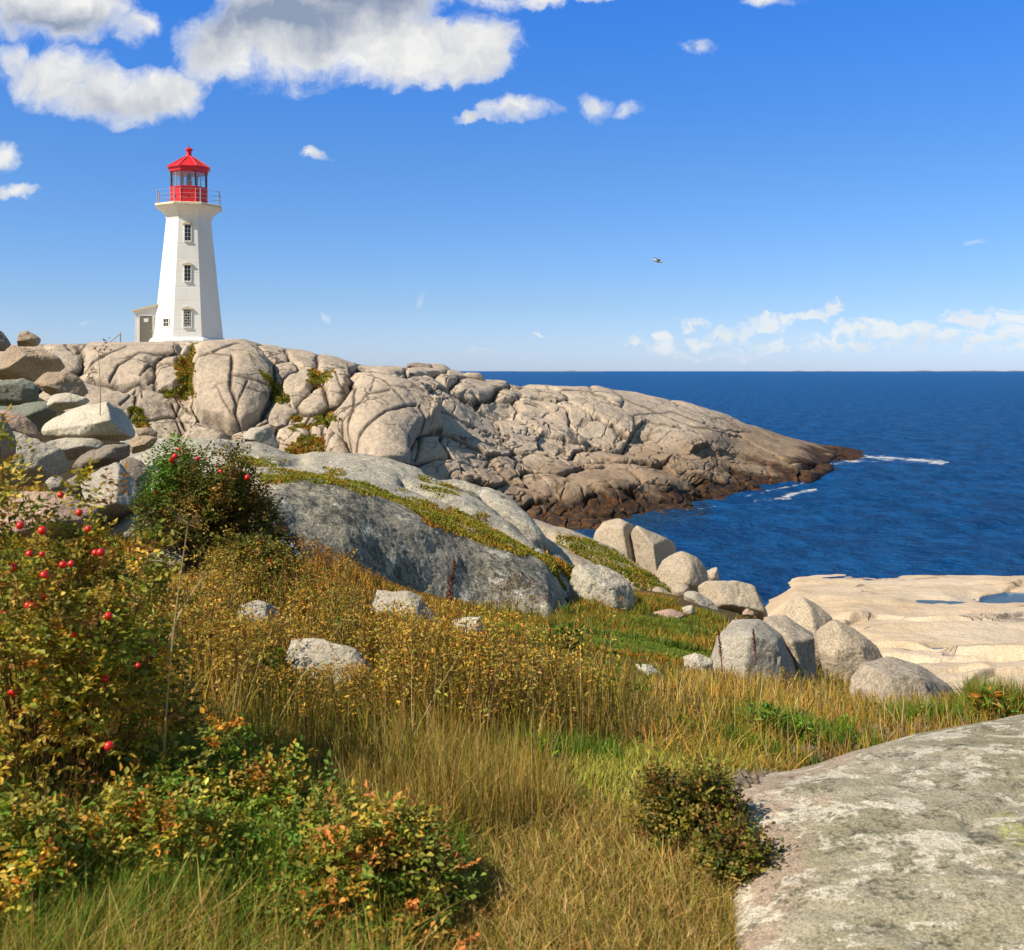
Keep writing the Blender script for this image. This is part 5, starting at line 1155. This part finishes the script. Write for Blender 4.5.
        grn.append(blades(rng, P, H, np.maximum(.004, P[:, 1]*.0009)*rng.uniform(.7, 1.4, n), rng.normal(0, .3, n), np.abs(rng.normal(.25, .25, n)), pick(rng, GREEN if cx != 990 else GREEN+OLIVE+RUST[:1], n), 1.2))
    for nm, pr in (('dry_grass', dry), ('green_grass', grn)):
        V, T, c = join(pr); tag(mesh_obj(nm, V, T, M_GRASS, col=c), kind='stuff')
grass()
def weed_mesh(rng, P, H, pal, stem_col, nl, L, Wst, near=False, top=None, spread=.35):
    n = len(P); az = rng.uniform(0, 6.28, n); ln = np.abs(rng.normal(0, .34, n))
    tip = P+np.stack([np.cos(az)*ln*H, np.sin(az)*ln*H, H], 1)
    parts = [strips(P, tip, Wst, np.repeat(np.array([stem_col]), n, 0)*rng.uniform(.6, 1.3, (n, 1)))]
    t = rng.uniform(.25, 1.02, (n, nl))**.8
    Q = (P[:, None]+(tip-P)[:, None]*t[..., None]).reshape(-1, 3)
    d = unit(rng, n*nl, .35); Ln = np.repeat(L, nl)*rng.uniform(.6, 1.3, n*nl)*(1.25-.6*t.ravel())
    Q = Q+d*(np.repeat(H, nl)*spread*.18*rng.random(n*nl))[:, None]
    base = pick(rng, pal, n, .2)*rng.uniform(.55, 1.45, (n, 1)); col = np.repeat(base, nl, 0)*rng.uniform(.65, 1.4, (n*nl, 1))
    parts.append(leaves(rng, Q, d, Ln, Ln*rng.uniform(.28, .5, n*nl), col, .2, near))
    if top is not None:
        k = 9; Q = np.repeat(tip, k, 0)+rng.normal(size=(n*k, 3))*(np.repeat(H, k)*.05)[:, None]; d = unit(rng, n*k, .7)
        parts.append(leaves(rng, Q, d, np.repeat(L, k)*.6, np.repeat(L, k)*.3, pick(rng, top, n*k), .1, False))
    return join(parts)
def weeds():
    rng = np.random.default_rng(8); parts = []
    P, px, py = spots(rng, 15000, -150, 1000, 4.6, 21); zm = zone_masks(rng, px, py); Y = P[:, 1]
    pr = np.where(zm['strip'], .22, np.where(zm['turf'], .35, np.where(zm['lawn'] | zm['tall'] | zm['front'], 0, 1.0)))
    pr = pr*np.where(px > 560, .5, 1)*np.clip(.75+1.2*fbm(P*np.array([1, 1, 0])+3, .8, 2), .1, 1)
    k = rng.random(len(P)) < pr; P, px, py, Y = P[k], px[k], py[k], Y[k]; zt, zh, zs = zm['turf'][k], zm['heath'][k], zm['strip'][k]
    n = len(P); H = rng.uniform(.22, .5, n); H[zt] *= .4; H[zs] *= .5; H = cap_height(px, py, Y, H*np.where(px < 260, 1.1, 1))
    L = np.clip(H*.1, .012, .035)*np.clip(Y/8, .9, 1.5); W = np.maximum(.003, Y*.0007)
    g = fbm(P*np.array([1, 1, 0])+11, .5, 3)
    for sel, pal, top in ((zt, GREEN+OLIVE, None), (zh & ~zt, RUST+OCHRE, RUST), (~zt & ~zh & (g > .1), OCHRE+STRAW[:2]+OLIVE[:2], OCHRE), (~zt & ~zh & (g <= .1) & (g > -.05), OLIVE+OCHRE[:3]+RUST[:1], RUST+OLIVE), (~zt & ~zh & (g <= -.05), OLIVE+GREEN[:3]+OCHRE[:1], None)):
        if sel.any(): parts.append(weed_mesh(rng, P[sel], H[sel], pal, (.16, .10, .04), 22, L[sel], W[sel], False, top))
    V, T, c = join(parts); tag(mesh_obj('meadow_weeds', V, T, M_LEAF, col=c), kind='stuff')
weeds()
def moss():
    rng = np.random.default_rng(12)
    MO = [(OUT, [Z3([(130, 465), (200, 490), (260, 520), (285, 565), (400, 550), (500, 562), (600, 592), (700, 622), (800, 650), (900, 690), (1024, 745), (1024, 690), (900, 650), (800, 618), (700, 588), (600, 558), (500, 526), (400, 508), (300, 488), (200, 458)]),
                 Z5([(415, 156), (500, 162), (560, 168), (602, 195), (642, 235), (700, 285), (640, 268), (560, 234), (480, 204), (425, 182)]), Z5([(365, 93), (430, 86), (485, 104), (548, 136), (500, 134), (440, 120), (376, 107)]),
                 Z3([(205, 445), (300, 452), (375, 470), (320, 488), (250, 474)]), Z5([(660, 262), (720, 262), (790, 300), (760, 345), (735, 330), (700, 285)]), Z5([(0, 20), (60, 30), (110, 45), (60, 55), (0, 45)]), Z5([(190, 60), (260, 65), (230, 80)])], 75000, (.02, .065)),
          (LEDGE, [Z5([(735, 212), (795, 235), (860, 262), (890, 296), (800, 282), (748, 250)]), Z5([(860, 258), (960, 318), (1010, 356), (930, 338)]), Z5([(900, 330), (1010, 360), (1080, 410), (940, 390)])], 26000, (.02, .07)),
          (HEAD, [Z3([(0, 125), (38, 140), (44, 262), (0, 275)]), Z3([(232, 100), (262, 165), (330, 215), (372, 272), (325, 280), (298, 212), (250, 150)]), Z3([(438, 172), (525, 178), (480, 232), (440, 225)]), Z3([(330, 350), (400, 330), (520, 318), (545, 345), (480, 362), (400, 378)]),
                  Z3([(350, 440), (420, 398), (492, 395), (495, 458), (380, 460)]), Z2([(510, 348), (572, 356), (602, 425), (540, 432)]), Z2([(700, 180), (765, 178), (772, 300), (660, 308), (640, 285), (720, 270)]), Z2([(760, 110), (775, 100), (770, 180), (740, 180)])], 20000, (.05, .17))]
    parts = []
    for (pos, px, py), polys, n, (h0, h1) in MO:
        q = pos.reshape(-1, 3); X, Yy = px.ravel(), py.ravel()
        if pos is HEAD[0]: X, Yy = proj(q)
        jx = X+fbm(q, 3.0 if h1 < .2 else .8, 3)*7; jy = Yy+fbm(q+5, 3.0 if h1 < .2 else .8, 3)*5
        m = np.zeros(len(q), bool)
        for p in polys: m |= inpoly(jx, jy, p)
        m &= fbm(q+77, .55 if h1 < .1 else .3, 3) > (-.16 if h1 < .1 else -.4)
        m[-q.shape[0]//40:] = False
        ids = np.nonzero(m & (q[:, 1] < 85))[0]
        s = q[rng.choice(ids, n)]; s = s+rng.normal(size=s.shape)*np.array([.03, .05, .004])*(3 if h1 > .2 else 1)
        pt = fbm(s, 0.9, 3); col = pick(rng, [(.20, .19, .024, 3), (.27, .23, .035, 2), (.13, .16, .02, 2)], n)
        c2 = pick(rng, RUST+[(.30, .18, .035, 3)], n); k = rng.random(n) < .22+pt*1.1; col[k] = c2[k]
        H = rng.uniform(h0, h1, n)*(1+.8*fbm(s, 2.5, 2)); W = np.maximum(.016, s[:, 1]*.0013)*rng.uniform(.8, 1.6, n)
        parts.append(blades(rng, s-np.array([0, 0, .02]), H, W, rng.normal(0, .5, n), np.abs(rng.normal(.2, .3, n)), col, 1.15))
    V, T, c = join(parts); tag(mesh_obj('moss', V, T, M_MOSS, col=c), kind='stuff')
moss()
def pebbles():
    rng = np.random.default_rng(4); v, f = ico(1); V, T, o = [], [], 0
    pl = np.array([(735, 815), (745, 790), (772, 768), (830, 752), (880, 738), (930, 726)])
    for k in range(520):
        u = rng.uniform(0, len(pl)-1); i = int(u); c = pl[i]+(pl[i+1]-pl[i])*(u-i)+rng.normal(size=2)*np.array([9, 3.5])
        Y = ground_depth(c[0], c[1], 2.2); x = (c[0]-512)/F*Y; r = rng.uniform(.005, .016)*(1+2*(rng.random() < .04))
        z = max(float(ground_z(x, Y)), float(slab_z(np.array([c[0]]), np.array([Y]))[0]))
        V.append(v*(r*rng.uniform(.6, 1.3, 3))*(1+.25*rng.normal(size=(len(v), 1)))+np.array([x, Y, z+r*.2])); T.append(f+o); o += len(v)
    tag(mesh_obj('gravel', np.concatenate(V), np.concatenate(T), plain('gravel_stone', (.15, .115, .08), .95, .5, 60), smooth=False), kind='stuff')
pebbles()
# ---- rose bushes
M_HIP = None
def hip_mats():
    global M_HIP
    M_HIP = plain('rose_hip_skin', (.62, .018, .012), .28, .25, 30, 0, .5)
hip_mats(); M_CALYX = plain('dry_sepal', (.16, .10, .04), .8)
HIPME = {}
def hip(parent, p, r, rng):
    if 'h' not in HIPME:
        o = MB().lathe([(.0015, 1.0), (.45, .96), (.8, .66), (1.0, .1), (.95, -.35), (.72, -.72), (.32, -.92), (.22, -.97)], 14).build('rose_hip', M_HIP, None, True)
        mb = MB()
        for k in range(5):
            a = k*1.2566; mb.tube((.16*math.cos(a), .16*math.sin(a), -.9), (.62*math.cos(a), .62*math.sin(a), -1.55), .10, .02, 5)
        c = mb.build('calyx', M_CALYX, None)
        HIPME['h'] = (o.data, c.data); bpy.data.objects.remove(o); bpy.data.objects.remove(c)
    h = bpy.data.objects.new('rose_hip', HIPME['h'][0]); c = bpy.data.objects.new('calyx', HIPME['h'][1]); C.objects.link(h); C.objects.link(c)
    h.parent = parent; c.parent = h; h.location = p; h.scale = (r, r, r*.9); h.rotation_euler = (rng.normal()*.6, rng.normal()*.6, rng.uniform(0, 6))
def rose_bush(label, px, Y, w, dep, h, ncl, pal, hips=(), seed=0, leaf=.026, hipr=.0135, green_top=None, name='rose_bush', cat='rose bush', group='rose bushes of the meadow', skirt=.35, edge=2.2, lumpy=.55):
    rng = np.random.default_rng(seed+300); x0 = (px-512)/F*Y; z0 = float(ground_z(x0, Y))
    t = thing(name, label, cat, (x0, Y, z0), 0, group)
    a = rng.uniform(0, 6.283, ncl); r = np.sqrt(rng.random(ncl))*(1+.22*np.sin(a*3+seed)+.12*np.sin(a*7+2*seed))
    q = np.stack([np.cos(a)*r, np.sin(a)*r], 1)
    lump = 1+lumpy*fbm(np.column_stack([q*2.2, np.full(ncl, seed*3.1)]), 1.3, 3)+.12*rng.normal(size=ncl)
    top = h*np.sqrt(np.clip(1-r**edge, 0, 1))*lump
    fr = 1-(1-skirt)*rng.random(ncl)**1.5*np.where(rng.random(ncl) < .75, 1, .3); zz = np.maximum(top*fr, .03)
    cen = np.stack([q[:, 0]*w/2, q[:, 1]*dep/2, zz], 1)
    cen[:, 2] += ground_z(cen[:, 0]+x0, cen[:, 1]+Y)-z0
    # compound leaves: 3 per tip, 7 leaflets each
    nl, nc = 7, 3; n = ncl*nc
    d = unit(rng, n, .35); out = np.repeat(cen*np.array([1/w, 1/dep, .6/h]), nc, 0); d = d+out*1.0; d /= np.linalg.norm(d, axis=1, keepdims=True)
    b = np.repeat(cen, nc, 0)+rng.normal(size=(n, 3))*leaf*.8
    cc = pick(rng, pal, ncl, .18); patch = fbm(cen+seed, 2.2/max(w, .5), 2)
    cc *= (1+.35*patch)[:, None]
    if green_top is not None:
        g = pick(rng, GREEN, ncl, .15); k = green_top(cen); cc[k] = g[k]
    col = np.repeat(cc, nc, 0)*rng.uniform(.75, 1.25, (n, 1))
    s = np.cross(d, np.array([0, 0, 1.0])+.3*rng.normal(size=(n, 3))); s /= np.linalg.norm(s, axis=1, keepdims=True)+1e-9
    parts = []
    for k in range(nl):
        m = (k+1)//2; sd = 0 if k == 0 else (1 if k % 2 else -1)
        along = (3.2 if k == 0 else 3.0-m*.85)*leaf
        D = d if k == 0 else d*.55+s*sd
        Q = b+d*along
        L = leaf*rng.uniform(.8, 1.25, n)*(1.15 if k == 0 else 1)
        parts.append(leaves(rng, Q, D+.25*rng.normal(size=D.shape), L, L*rng.uniform(.5, .68, n), np.clip(col*rng.uniform(.8, 1.25, (n, 1)), 0, .9), .18, Y < 6))
    V, T, c = join(parts); mesh_obj('foliage', V, T, M_LEAF, t, c)
    ns = min(ncl, 160); k = rng.choice(ncl, ns, replace=False); e = cen[k]
    bs = e*np.array([.35, .35, 0])+rng.normal(size=(ns, 3))*np.array([.05, .05, 0]); mid = (bs+e)/2+np.array([0, 0, 1])*(h*.12)
    W = np.full(ns, .006 if Y < 6 else .012)
    V, T, c = join([strips(bs, mid, W, np.repeat([[.11, .065, .04]], ns, 0)), strips(mid, e, W*.7, np.repeat([[.14, .085, .045]], ns, 0))])
    mesh_obj('branch', V, T, M_LEAF, t, c)
    for (hx, hy, sc) in hips:
        # nearest point of the bush's near side along that sight line
        Yh = Y-dep/2*.55+rng.uniform(-.08, .1)*dep; p = P3(hx, hy, Yh)-np.array([x0, Y, z0])
        hip(t, tuple(p), hipr*sc, rng)
    return t
def Z7(l): return [(x/2.968, 480+y/2.968) for x, y in l]
def roses():
    H1 = [(60, 135, 1), (125, 150, 1), (235, 97, .85), (88, 220, .95), (125, 220, .7), (37, 260, 1.15), (132, 283, 1.15), (187, 252, 1), (212, 248, .8), (300, 215, 1), (283, 216, .8), (262, 145, .8), (85, 372, 1), (103, 370, .8), (130, 345, .8), (12, 400, .9), (2, 372, .8), (322, 403, .95), (218, 458, .9), (230, 510, 1.1), (312, 590, .9), (40, 628, 1.3), (110, 680, 1.3), (2, 500, .9), (180, 45, .8), (410, 550, .6)]
    rose_bush('tall orange and green rose bush full of red hips at the left edge', 42, 3.75, 1.05, .9, .98, 900, ROSE, [(x/2.968, 480+y/2.968, s) for x, y, s in H1], 1, .024)
    H2 = [(700, 545, 1.2), (688, 562, 1.2), (715, 520, 1), (885, 605, 1.1), (990, 630, 1.3), (845, 705, 1.2), (770, 780, 1), (790, 555, .9), (930, 840, 1), (625, 690, .9), (1010, 700, 1.1)]
    rose_bush('dark bushy rose with red hips beside the boulder pile, bright green at its upper left', 212, 9.6, 1.32, 1.1, .90, 1700, ROSE_D, [(x/4, 320+y/4, s) for x, y, s in H2], 2, .03, .021, lambda c: (c[:, 0] < -.20+.15*fbm(c, 4, 2)) & (c[:, 2] > .74+.15*fbm(c+5, 5, 2)), edge=4.5, lumpy=.28)
    rose_bush('low dark rose growth below the big dark bush', 258, 8.8, .75, .7, .42, 520, ROSE_D+OLIVE, [(247, 588, .8), (270, 561, .8)], 3, .028, .022)
    rose_bush('low rose scrub with orange-tipped leaves at the bottom, right of the green tuft', 352, 3.25, .68, .64, .26, 560, ROSE+ROSE_G+[(.66, .25, .06, 3)], [(361, 901, 1.0)], 4, .02, .010, edge=1.15, skirt=.05)
    rose_bush('low green and yellow rose scrub at the bottom, left of the green tuft', 128, 3.2, .78, .62, .26, 580, ROSE_G+ROSE, [(109, 746, 1)], 5, .02, edge=1.15, skirt=.05)
    rose_bush('rose scrub in the bottom left corner', 10, 2.95, .5, .5, .30, 420, ROSE_G+ROSE, [], 6, .02, edge=1.15, skirt=.05)
    rose_bush('yellow-green rose scrub in the middle of the low scrub band', 238, 3.55, .9, .5, .30, 560, ROSE_G+ROSE[2:4], [], 7, .02, edge=1.15, skirt=.05)
    rose_bush('dark brown-green low shrub overhanging the near slab', 695, 3.8, .40, .34, .19, 330, ROSE_D+OLIVE+[(.2, .13, .03, 2)], [], 8, .016, name='low_shrub', cat='shrub', group='low shrubs by the slab')
    rose_bush('small dark shrub at the slab edge, below the overhanging one', 738, 3.5, .24, .26, .13, 190, ROSE_D+OLIVE+[(.2, .13, .03, 2)], [], 9, .016, name='low_shrub', cat='shrub', group='low shrubs by the slab')
roses()
# ---- single plants that stand out
def stalk(name, label, cat, base, top, Y, wid, colr, kind, seed=0, rays=14, size=.05, group=None):
    rng = np.random.default_rng(seed+900); b = P3(base[0], base[1], Y); tt = P3(top[0], top[1], Y)-b
    t = thing(name, label, cat, tuple(b), 0, group); m = plain(name+'_stem', colr, .85, .25, 30)
    mb = MB(); n = 7; pts = []
    for k in range(n+1):
        u = k/n; pts.append(Vector((tt[0]*u**1.6, .04*math.sin(u*3)*size*4, tt[2]*u)))
    for k, (p, q) in enumerate(zip(pts[:-1], pts[1:])): mb.tube(p, q, wid*(1-.6*k/n), wid*(1-.6*(k+1)/n), 6)
    mb.build('stem', m, t)
    tip = np.array(pts[-1]); H = tt[2]
    if kind == 'umbel':
        d = unit(rng, rays, .8); e = tip+d*size; p1 = strips(np.repeat(tip[None], rays, 0), e, np.full(rays, wid*.7), np.repeat([np.array(colr)], rays, 0))
        k = 10; Q = np.repeat(e, k, 0)+rng.normal(size=(rays*k, 3))*size*.14
        p2 = leaves(rng, Q, unit(rng, rays*k, .5), np.full(rays*k, size*.22), np.full(rays*k, size*.12), pick(rng, [(*colr, 3), (colr[0]*.6, colr[1]*.6, colr[2]*.6, 1)], rays*k), .1, False)
        V, T, c = join([p1, p2]); mesh_obj('seed_head', V, T, M_LEAF, t, c)
    else:
        k = rays*14; u = rng.uniform(.35 if kind == 'spike' else .55, 1, k); q = np.stack([np.interp(u, np.linspace(0, 1, n+1), [p[i] for p in pts]) for i in range(3)], 1)
        q += rng.normal(size=q.shape)*size*.35*(1.15-u)[:, None]; d = unit(rng, k, .5)
        V, T, c = leaves(rng, q, d, np.full(k, size*.5), np.full(k, size*.28), pick(rng, [(*colr, 3), (colr[0]*1.5, colr[1]*1.2, colr[2], 1), (colr[0]*.6, colr[1]*.6, colr[2]*.6, 1)], k), .1, False)
        mesh_obj('seed_head' if kind == 'spike' else 'flower_head', V, T, M_LEAF, t, c)
    return t
def specials():
    G = 'dead stalks in the meadow'
    stalk('dried_stalk', 'tall pale dried stalk leaning right with a ragged head, against the dark rose bush', 'dried plant', (164, 760), (188, 524), 3.6, .004, (.36, .27, .13), 'umbel', 1, 12, .035, G)
    stalk('dried_stalk', 'shorter bent straw-coloured stalk right of the tallest one', 'dried plant', (168, 650), (203, 578), 3.75, .005, (.42, .32, .16), 'umbel', 2, 6, .02, G)
    stalk('dried_stalk', 'thin branched dry stem with brown tops rising in front of the headland at left', 'dried plant', (100, 415), (98, 352), 13.0, .006, (.26, .13, .08), 'umbel', 3, 5, .16, G)
    stalk('dried_stalk', 'brown umbel on a thin stem in front of the dark dome of the outcrop', 'dried plant', (497, 625), (502, 590), 13.0, .008, (.22, .13, .07), 'umbel', 4, 12, .14, G)
    stalk('dried_stalk', 'second brown umbel at the dome, slightly taller and further right', 'dried plant', (515, 625), (520, 587), 13.2, .008, (.22, .13, .07), 'umbel', 5, 12, .14, G)
    stalk('dock_stalk', 'dark red dock spike against the dark lichened boulder, left of the two', 'dock', (722, 672), (718, 630), 8.7, .006, (.15, .03, .018), 'spike', 6, 14, .03, 'dark red dock spikes')
    stalk('dock_stalk', 'dark red dock spike near the crack of the split boulders', 'dock', (756, 664), (753, 629), 8.9, .006, (.15, .03, .018), 'spike', 7, 12, .028, 'dark red dock spikes')
    stalk('dock_stalk', 'rusty dock spike standing in front of the dome of the outcrop', 'dock', (447, 625), (455, 560), 10.6, .007, (.19, .06, .025), 'spike', 8, 14, .055, 'dark red dock spikes')
    stalk('dock_stalk', 'small maroon dock spike in the weeds left of the lichened boulder', 'dock', (340, 610), (343, 580), 9.2, .007, (.15, .03, .018), 'spike', 9, 8, .035, 'dark red dock spikes')
    Y = 'yellow flowering herbs'
    stalk('goldenrod', 'bright yellow goldenrod flowering in the ochre grass above the lawn', 'goldenrod', (630, 725), (630, 704), 6.2, .004, (.70, .52, .02), 'flower', 10, 4, .045, Y)
    stalk('goldenrod', 'smaller yellow goldenrod higher up in the ochre grass', 'goldenrod', (595, 698), (595, 678), 6.8, .004, (.68, .48, .02), 'flower', 11, 3, .045, Y)
    stalk('goldenrod', 'yellowish herb in the weeds below the flat whitish rock', 'goldenrod', (303, 640), (305, 590), 7.0, .006, (.46, .30, .03), 'spike', 12, 14, .08, Y)
    stalk('white_flower', 'single white flower head in the straw grass', 'flower', (442, 700), (443, 672), 5.6, .003, (.75, .72, .66), 'flower', 13, 2, .025, 'white flower heads')
    stalk('white_flower', 'small white flower head in the weeds below the turf', 'flower', (553, 690), (553, 671), 6.6, .003, (.75, .72, .66), 'flower', 14, 2, .025, 'white flower heads')
    def leafy(label, px, py, n, h, w, pal, seed, lean=.5, name='leafy_plant', gy=None):
        rng = np.random.default_rng(seed); Yb = gy or ground_depth(px, py, 2.3); x = (px-512)/F*Yb; z = float(ground_z(x, Yb))
        t = thing(name, label, 'plant', (x, Yb, z), 0, 'green leafy plants')
        P = rng.normal(size=(n, 3))*np.array([h*.12, h*.12, 0]); H = h*rng.uniform(.6, 1.1, n)
        V, T, c = blades(rng, P, H, np.full(n, w)*rng.uniform(.7, 1.3, n), rng.normal(0, lean, n), np.abs(rng.normal(.4, .25, n)), pick(rng, pal, n, .15), 1.1)
        V2, T2, c2 = leaves(rng, np.repeat(P, 2, 0)+rng.random((2*n, 1))*np.array([0, 0, h*.7]), unit(rng, 2*n, .4), np.full(2*n, h*.3), np.full(2*n, w*1.6), pick(rng, pal, 2*n, .15), .3, True)
        V, T, c = join([(V, T, c), (V2, T2, c2)]); mesh_obj('foliage', V, T, M_LEAF, t, c)
    BG = [(.16, .30, .02, 3), (.22, .36, .03, 2), (.10, .22, .02, 2)]
    leafy('bright lime green plant with arching leaves in the brown weeds', 268, 712, 26, .30, .012, BG, 1, .5, gy=5.2)
    leafy('fresh green leafy plant at the slab edge of the grass strip', 802, 745, 40, .16, .012, BG, 2)
    leafy('dark green leafy plant in the grass strip below the split boulders', 768, 738, 60, .20, .012, GREEN, 3)
    leafy('green tuft of broad leaves right of the dark green one in the strip', 845, 733, 30, .12, .012, BG, 4)
    leafy('rounded dark green plant at the left end of the turf', 565, 655, 160, .30, .03, GREEN[:1]+GREEN[2:3], 5, .6)
    leafy('small light green plant in the straw grass left of the lawn', 545, 765, 26, .14, .009, BG, 6)
    leafy('upright green-brown plant at the far right end of the grass strip', 992, 728, 130, .30, .014, GREEN+OLIVE+RUST[:1], 7, .35)
specials()
